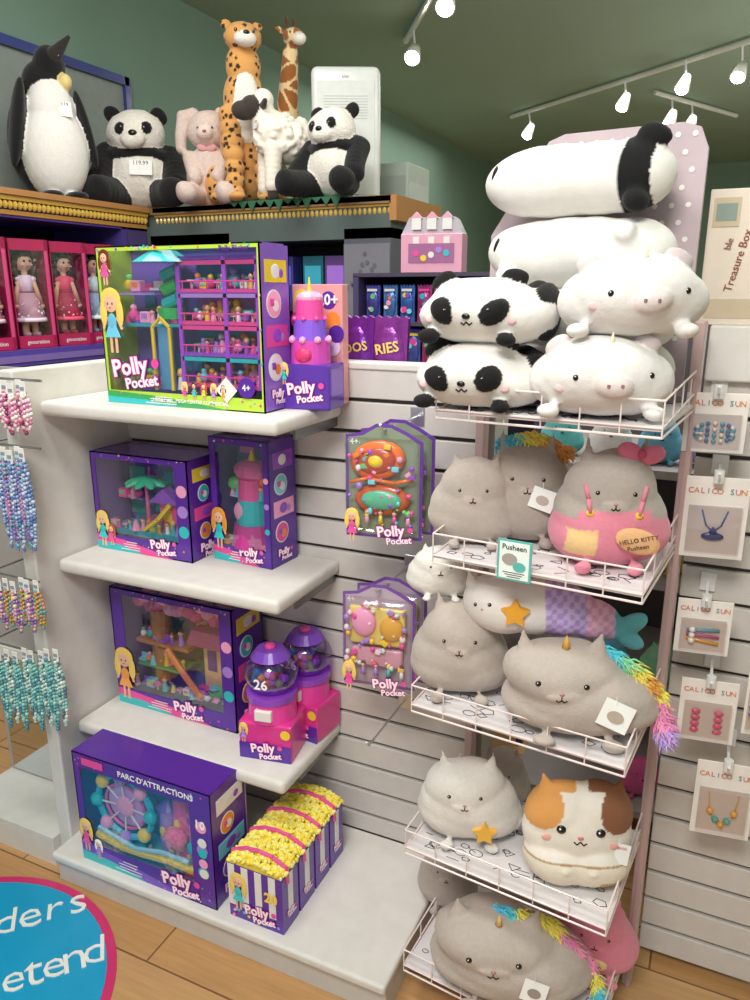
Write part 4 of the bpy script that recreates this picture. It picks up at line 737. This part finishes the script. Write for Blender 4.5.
m=MB(); q=f(0,.24); m.ell(q+Vector((-.02,-.006,0)),(.024,.008,.014),hx('D8A0A0'),(0,15,0)).ell(q+Vector((.02,-.006,0)),(.024,.008,.014),hx('D8A0A0'),(0,-15,0)).build('bow','plush',t,True)
OR=hx('D89E58'); l=on(248,3.04,LZ)
el=[E(0,.07,.11,.1,.11,.11,OR),E(0,.03,.22,.085,.095,.17,OR),E(0,-.02,.36,.07,.07,.11,OR),E(0,-.03,.47,.058,.055,.075,OR),E(0,-.045,.56,.062,.058,.05,OR),E(0,-.105,.54,.036,.036,.026,CR),E(-.05,-.02,.605,.02,.01,.016,OR),E(.05,-.02,.605,.02,.01,.016,OR),E(0,-.065,.33,.045,.035,.12,CR)]
for q in (-1,1): el+=limb((q*.05,-.05,.3),(q*.05,-.09,.03),.042,.03,OR)+[E(q*.05,-.115,.018,.03,.042,.018,OR),E(q*.1,.05,.08,.05,.08,.08,OR),E(q*.1,-.04,.02,.034,.055,.02,OR)]
el=[(Vector((c.x*1.3,c.y*1.17,c.z*1.17)),Vector((r.x*1.3,r.y*1.17,r.z*1.17)),k,o) for c,r,k,o in el]
plush('cheetah_plush','tall seated spotted cheetah plush between the bunny and the sheep',l,42,el,.005,eyes=[(-.036,.665,.008),(.036,.665,.008)],nose=(0,.645,.014,.009,BLK),spots=(OR,420,.0085,hx('3A2414')),strokes=[[(-.025,.65),(-.032,.61)],[(.025,.65),(.032,.61)]],sw=.003,mat='velour')
GI=hx('E8CC98'); l=on(289,3.24,LZ)
el=[E(0,.08,.33,.06,.11,.075,GI)]+limb((0,-.0,.36),(0,-.05,.64),.055,.035,GI,12)+[E(0,-.075,.70,.038,.055,.038,GI),E(0,-.13,.682,.026,.034,.024,CR),E(-.05,-.05,.725,.026,.01,.013,GI,(0,20,0)),E(.05,-.05,.725,.026,.01,.013,GI,(0,-20,0))]
for q in (-1,1): el+=limb((q*.035,0,.3),(q*.04,-.01,.02),.03,.02,GI,10)+limb((q*.035,.16,.3),(q*.04,.17,.02),.032,.02,GI,10)+limb((q*.015,-.055,.735),(q*.018,-.05,.775),.008,.01,hx('5A3418'),4)
plush('giraffe_plush','giraffe plush with patched neck standing behind the cheetah',l,62,el,.006,eyes=[(-.03,.71,.006),(.03,.71,.006)],cells=(GI,90,hx('9A5E2C'),.009),mat='velour')
l=on(283,2.99,LZ); rs=random.Random(4); DF=hx('3A302C'); CW=hx('F0E8DA')
el=[E(0,.04,.24,.085,.14,.09,CW),E(0,-.04,.27,.08,.08,.09,CW),E(0,-.16,.345,.036,.05,.038,DF),E(0,-.125,.36,.05,.045,.046,DF),E(0,-.075,.39,.056,.045,.045,CW),E(-.065,-.09,.365,.03,.012,.015,DF,(0,25,0)),E(.065,-.09,.365,.03,.012,.015,DF,(0,-25,0))]+limb((0,-.07,.3),(0,-.08,.36),.055,.05,CW)
for i in range(150):
    a=rs.uniform(0,6.28); v=rs.uniform(-.7,1); cr=math.sqrt(max(0,1-v*v)); el.append(E(.088*cr*math.cos(a),.02+.135*cr*math.sin(a),.25+.092*v,.014,.014,.013,CW))
for q in (-1,1): el+=limb((q*.045,-.05,.2),(q*.05,-.06,.06),.04,.034,CW)+limb((q*.05,-.06,.06),(q*.05,-.06,.018),.026,.024,DF,3)+limb((q*.045,.12,.2),(q*.05,.13,.06),.04,.034,CW)+limb((q*.05,.13,.06),(q*.05,.13,.018),.026,.024,DF,3)
t,f=plush('sheep_plush','white woolly sheep plush with dark face standing before the cheetah',l,-40,el,.0052,sm=2,eyes=[(-.03,.375,.005),(.03,.375,.005)],mat='velour'); papertag(t,f,.03,.29,.05,.035,(('27.99',.014,hx('333333')),))
m=MB(); m.bx((-2.02,2.9,LZ),(-1.45,3.1,LZ+.006),hx('2F6A4A'))
for i in range(12): x=-2.0+.045*i; m.prism([(-.024,0),(.024,0),(0,-.02-.012*(i%3))],T(x,2.9,LZ+.004)@FRONT,.003,hx('2F6A4A'))
tag(m.build('green_cloth','matte'),'dark green cloth spread on the ledge under the sheep and panda','cloth')
for o in list(bpy.data.objects):
    if o.parent is None and o.name.startswith(('cheetah','sheep')) : o.location.z+=.0055
    if o.parent is None and o.get('label','').startswith('smaller seated panda'): o.location.z+=.0055
# air purifier
l=on(347,3.3,LZ); t=thing('air_purifier','white box-shaped air purifier with round-cornered front behind the small panda','air purifier',l,26)
MB().box((0,0,.285),(.30,.18,.57),hx('E6E9E6'),bev=.028).build('housing','gloss',t,True)
m=MB(); m.box((0,-.091,.28),(.25,.003,.46),hx('DEE2DE'),bev=.001)
for j in range(9): m.box((0,-.093,.36+.011*j),(.19,.001,.003),hx('BCC2BF'))
m.text('alen',.02,hx('9AA0A0'),T(0,-.094,.525)@FRONT).build('front_grille','matte',t)
MB().box((.1515,0,.32),(.002,.11,.36),hx('C4C8C6')).build('side_vent','matte',t)
o=MB().box((0,0,1.08),(.2,.3,2.16),hx('B4C0B8'),bev=.006).bx((-.09,-.152,.2),(.09,-.15,2.1),hx('A4B0A8')).box((.101,0,1.1),(.002,.26,1.95),hx('BFC9C2')).build('storage_cabinet','matte'); o.location=(-1.6,3.8,0); tag(o,'pale grey-green tall cabinet end beside the air purifier','cabinet')
# ------------------------------------------------------------ middle background shelf
t=thing('rear_shelf_unit','dark rear shelving unit behind the slatwall holding small purple bags','shelving unit')
m=MB()
for z in (1.61,1.455,1.30): m.bx((-1.15,2.33,z-.012),(-.5,2.65,z),hx('4A4058'))
m.bx((-1.15,2.62,0),(-.5,2.65,1.6),hx('2A2438')); m.bx((-1.15,2.33,0),(-1.13,2.65,1.6),hx('4A4068')).bx((-.52,2.33,0),(-.5,2.65,1.6),hx('4A4068')); m.build('frame','matte',t)
l=on(434,2.45,1.611); t=thing('dollhouse_box','small pink and white toy dollhouse box on the rear shelf','toy box',l,10)
MB().box((0,0,.06),(.2,.12,.12),hx('E8A8C0'),bev=.002).box((0,-.061,.06),(.15,.002,.06),hx('A86A98')).build('carton','gloss',t)
m=MB(); m.prism([(-.1,0),(.1,0),(.075,.05),(-.075,.05)],T(0,.05,.12)@FRONT,.1,hx('C4BCC6'))
for x in (-.05,0,.05): m.box((x,-.05,.15),(.03,.02,.035),WHT).prism([(-.02,0),(.02,0),(0,.02)],T(x,-.04,.167)@FRONT,.02,hx('E8A8C0')); m.box((x,-.0605,.1),(.02,.003,.02),WHT)
m.build('roof','gloss',t)
m=MB()
for x,z,c in ((-.05,.06,PNK),(0,.055,WHT),(.05,.06,TEA),(-.025,.045,YEL),(.025,.07,LAV)): m.disc(T(x,-.0625,z)@FRONT,.01,.001,c,12)
m.build('printed_graphics','gloss',t)
def bag(p,w,h,c,label,txt=None,grp=None):
    t=thing('gift_bag',label,'bag',p,5,grp); m=MB(); n=9; rs=random.Random(int(abs(p[0])*1000))
    pts=[(-w/2,0),(w/2,0),(w*.46,h*.5)]+[(w/2-w*i/n,h+(.004 if i%2 else -.002)) for i in range(n+1)]+[(-w*.46,h*.5)]
    m.prism(pts,T(0,.012,0)@FRONT,.018,c); m.ell((0,-.006,h*.5),(w*.42,.012,h*.4),c); m.build('pouch','foil',t,False); m=MB(); b=tuple(min(1,v*1.4+.1) for v in c)
    if txt: m.text(txt,w*.34,hx('F0D070'),T(0,-.02,h*.62)@FRONT@rotm((0,0,10)),.02); m.disc(T(-w*.1,-.018,h*.33)@FRONT,w*.16,.001,b,12,1.3)
    else:
        for k in range(5): m.disc(T(rs.uniform(-w*.25,w*.25),-.019-.0004*k,h*rs.uniform(.25,.75))@FRONT,w*rs.uniform(.08,.2),.001,rs.choice(PAL+[b]),12)
        m.box((0,-.0185,h*.88),(w*.7,.001,h*.07),rs.choice([WHT,PNK,YEL]))
    m.build('printed_graphics','gloss',t); return t
names=['violet','mauve','blue','plum','crimson','orchid','indigo','rose']
for i,(px,c) in enumerate([(374,hx('5A5AB8')),(391,hx('5A8ACA')),(408,hx('4A7AC8')),(425,hx('B84A8A')),(441,hx('C84A7A')),(395,hx('9A4AB0')),(413,hx('5A6FC0')),(430,hx('D04A80'))]):
    p=on(px,2.38,1.455 if i<5 else 1.30); bag(p,.05 if i<5 else .055,.115 if i<5 else .13,c,'%s surprise bag on the rear shelf behind the slatwall'%names[i],None,'surprise bags on the rear shelf')
for i,(px,c) in enumerate([(358,hx('7A2EA0')),(389,hx('8A3A98'))]): bag(on(px,1.69+.012*i,1.301),.09+.01*i,.19,c,['left','right'][i]+' purple foil bag with gold letters just above the slatwall top',['OOS','RIES'][i],'purple foil bags')
o=MB().bx((-1.48,1.665,0),(-.46,1.78,1.30),hx('C8C4BE')).build('rear_display_deck','matte'); tag(o,'pale back side of the slatwall shelving unit','shelf')
t=thing('rear_plush_shelf','white shelf unit of colourful plush glimpsed through the display rack','shelf')
m=MB()
for z in (.2,.55,.86,1.14): m.bx((-.42,1.86,z-.02),(.3,2.3,z),hx('B8B0AE'))
m.bx((-.42,2.3,0),(.3,2.32,1.5),hx('5A5458')); m.build('frame','matte',t)
cols=[('lavender',hx('B09AD8')),('sky blue',hx('6FB8D8')),('yellow',hx('E8D060')),('mint green',hx('8FD0A0')),('hot pink',hx('E0609A')),('white',hx('E8E4E0')),('aqua',hx('60C0C0')),('peach',hx('E8B090'))]
for i,(x,z,ci) in enumerate([(-.36,1.14,6),(-.24,1.14,5),(-.12,1.14,1),(0,1.14,0),(-.05,.86,2),(-.18,.86,7),(-.31,.86,4),(-.06,.55,3),(-.2,.55,1),(-.08,.2,4)]):
    c=cols[ci]; cat('%s rear plush on the %s shelf behind the rack'%(c[0],{1.14:'top',.86:'second',.55:'third',.2:'bottom'}[z]),(x,1.95,z),10,.11,.13,c[1],0,name='small_plush',tail=False,dark=c[1])
# ------------------------------------------------------------ track lights
def spot(px,py,z,label,aim=(0,-.2,-1),r=.045):
    p=aZ(px,py,z); t=thing('spotlight',label,'spotlight',p,0,'track spotlights'); a=Vector(aim).normalized()
    MB().cyl(-a*.09,a*.03,r*.55,r,(.93,.93,.9),20).build('lamp_head','gloss',t,True); MB().cyl(a*.0301,a*.034,r*.85,r*.85,(1,1,1),20).build('bulb','bulb',t)
    MB().cyl(-a*.07,Vector((0,0,3.06-z)),.008,.008,(.85,.85,.85),8).build('stem','gloss',t); return p
P1=[(413,55,'brightest spotlight, nearest the camera at top centre'),(446,4,'spotlight cut by the top edge of the picture')]
Q=[spot(px,py,2.93,l,(.1,-.8,-.8),r=.052) for px,py,l in P1]
P2=[(528,133,'leftmost spotlight on the long rear track'),(623,104,'second spotlight from left on the long rear track'),(683,86,'third spotlight from left on the long rear track'),(739,74,'rightmost spotlight on the long rear track')]
Q2=[spot(px,py,2.9,l,(-.2,-.7,-.9),r=.05) for px,py,l in P2]
P3=[(670,121,'left spotlight of the short rearmost track'),(690,126,'right spotlight of the short rearmost track')]
Q3=[spot(px,py,2.9,l,(-.2,-.6,-1),r=.055) for px,py,l in P3]
def track(a,b,label):
    a=Vector((a.x,a.y,3.075));b=Vector((b.x,b.y,3.075)); d=(b-a).normalized()*.25; o=MB().cyl(a-d,b+d*3,.018,.018,(.9,.9,.88),8).build('track_rail','gloss'); tag(o,label,'light track')
track(Q[0],Q[1],'white ceiling track carrying the nearest spotlights'); track(Q2[0],Q2[3],'long white ceiling track across the rear'); track(Q3[0],Q3[1],'short rearmost white ceiling track')
# ------------------------------------------------------------ lights
def area(loc,rot,sx,sy,p,c=(1,.965,.92)):
    d=bpy.data.lights.new('area_light','AREA'); d.shape='RECTANGLE'; d.size=sx; d.size_y=sy; d.energy=p; d.color=c
    o=bpy.data.objects.new('area_light',d); COL.objects.link(o); o.location=loc; o.rotation_euler=[R(a) for a in rot]
area((-.2,-.6,2.95),(28,0,10),.9,.6,54)
area((-1.0,.6,3.0),(10,0,0),.8,.4,25)
area((-1.6,2.0,3.0),(10,0,0),1.2,.5,19)
area((.5,2.6,3.0),(0,0,0),1.5,1.5,24)
area((-1.5,6.5,3.0),(0,0,0),2.5,3,55)
area((2.5,6,3.0),(0,0,0),2.5,3,55)
area((2.2,4.5,1.6),(180,0,0),2.5,5,100)  # added uplight out of view, brightens the rear ceiling; not a shop fixture
area((.6,-1.2,1.9),(180,0,0),2.5,2,50)  # added fill lamp behind the camera, facing up to lift the ceiling
w=bpy.data.worlds.new('world'); S.world=w; w.use_nodes=True; w.node_tree.nodes['Background'].inputs[0].default_value=(.97,.98,1,1); w.node_tree.nodes['Background'].inputs[1].default_value=.6
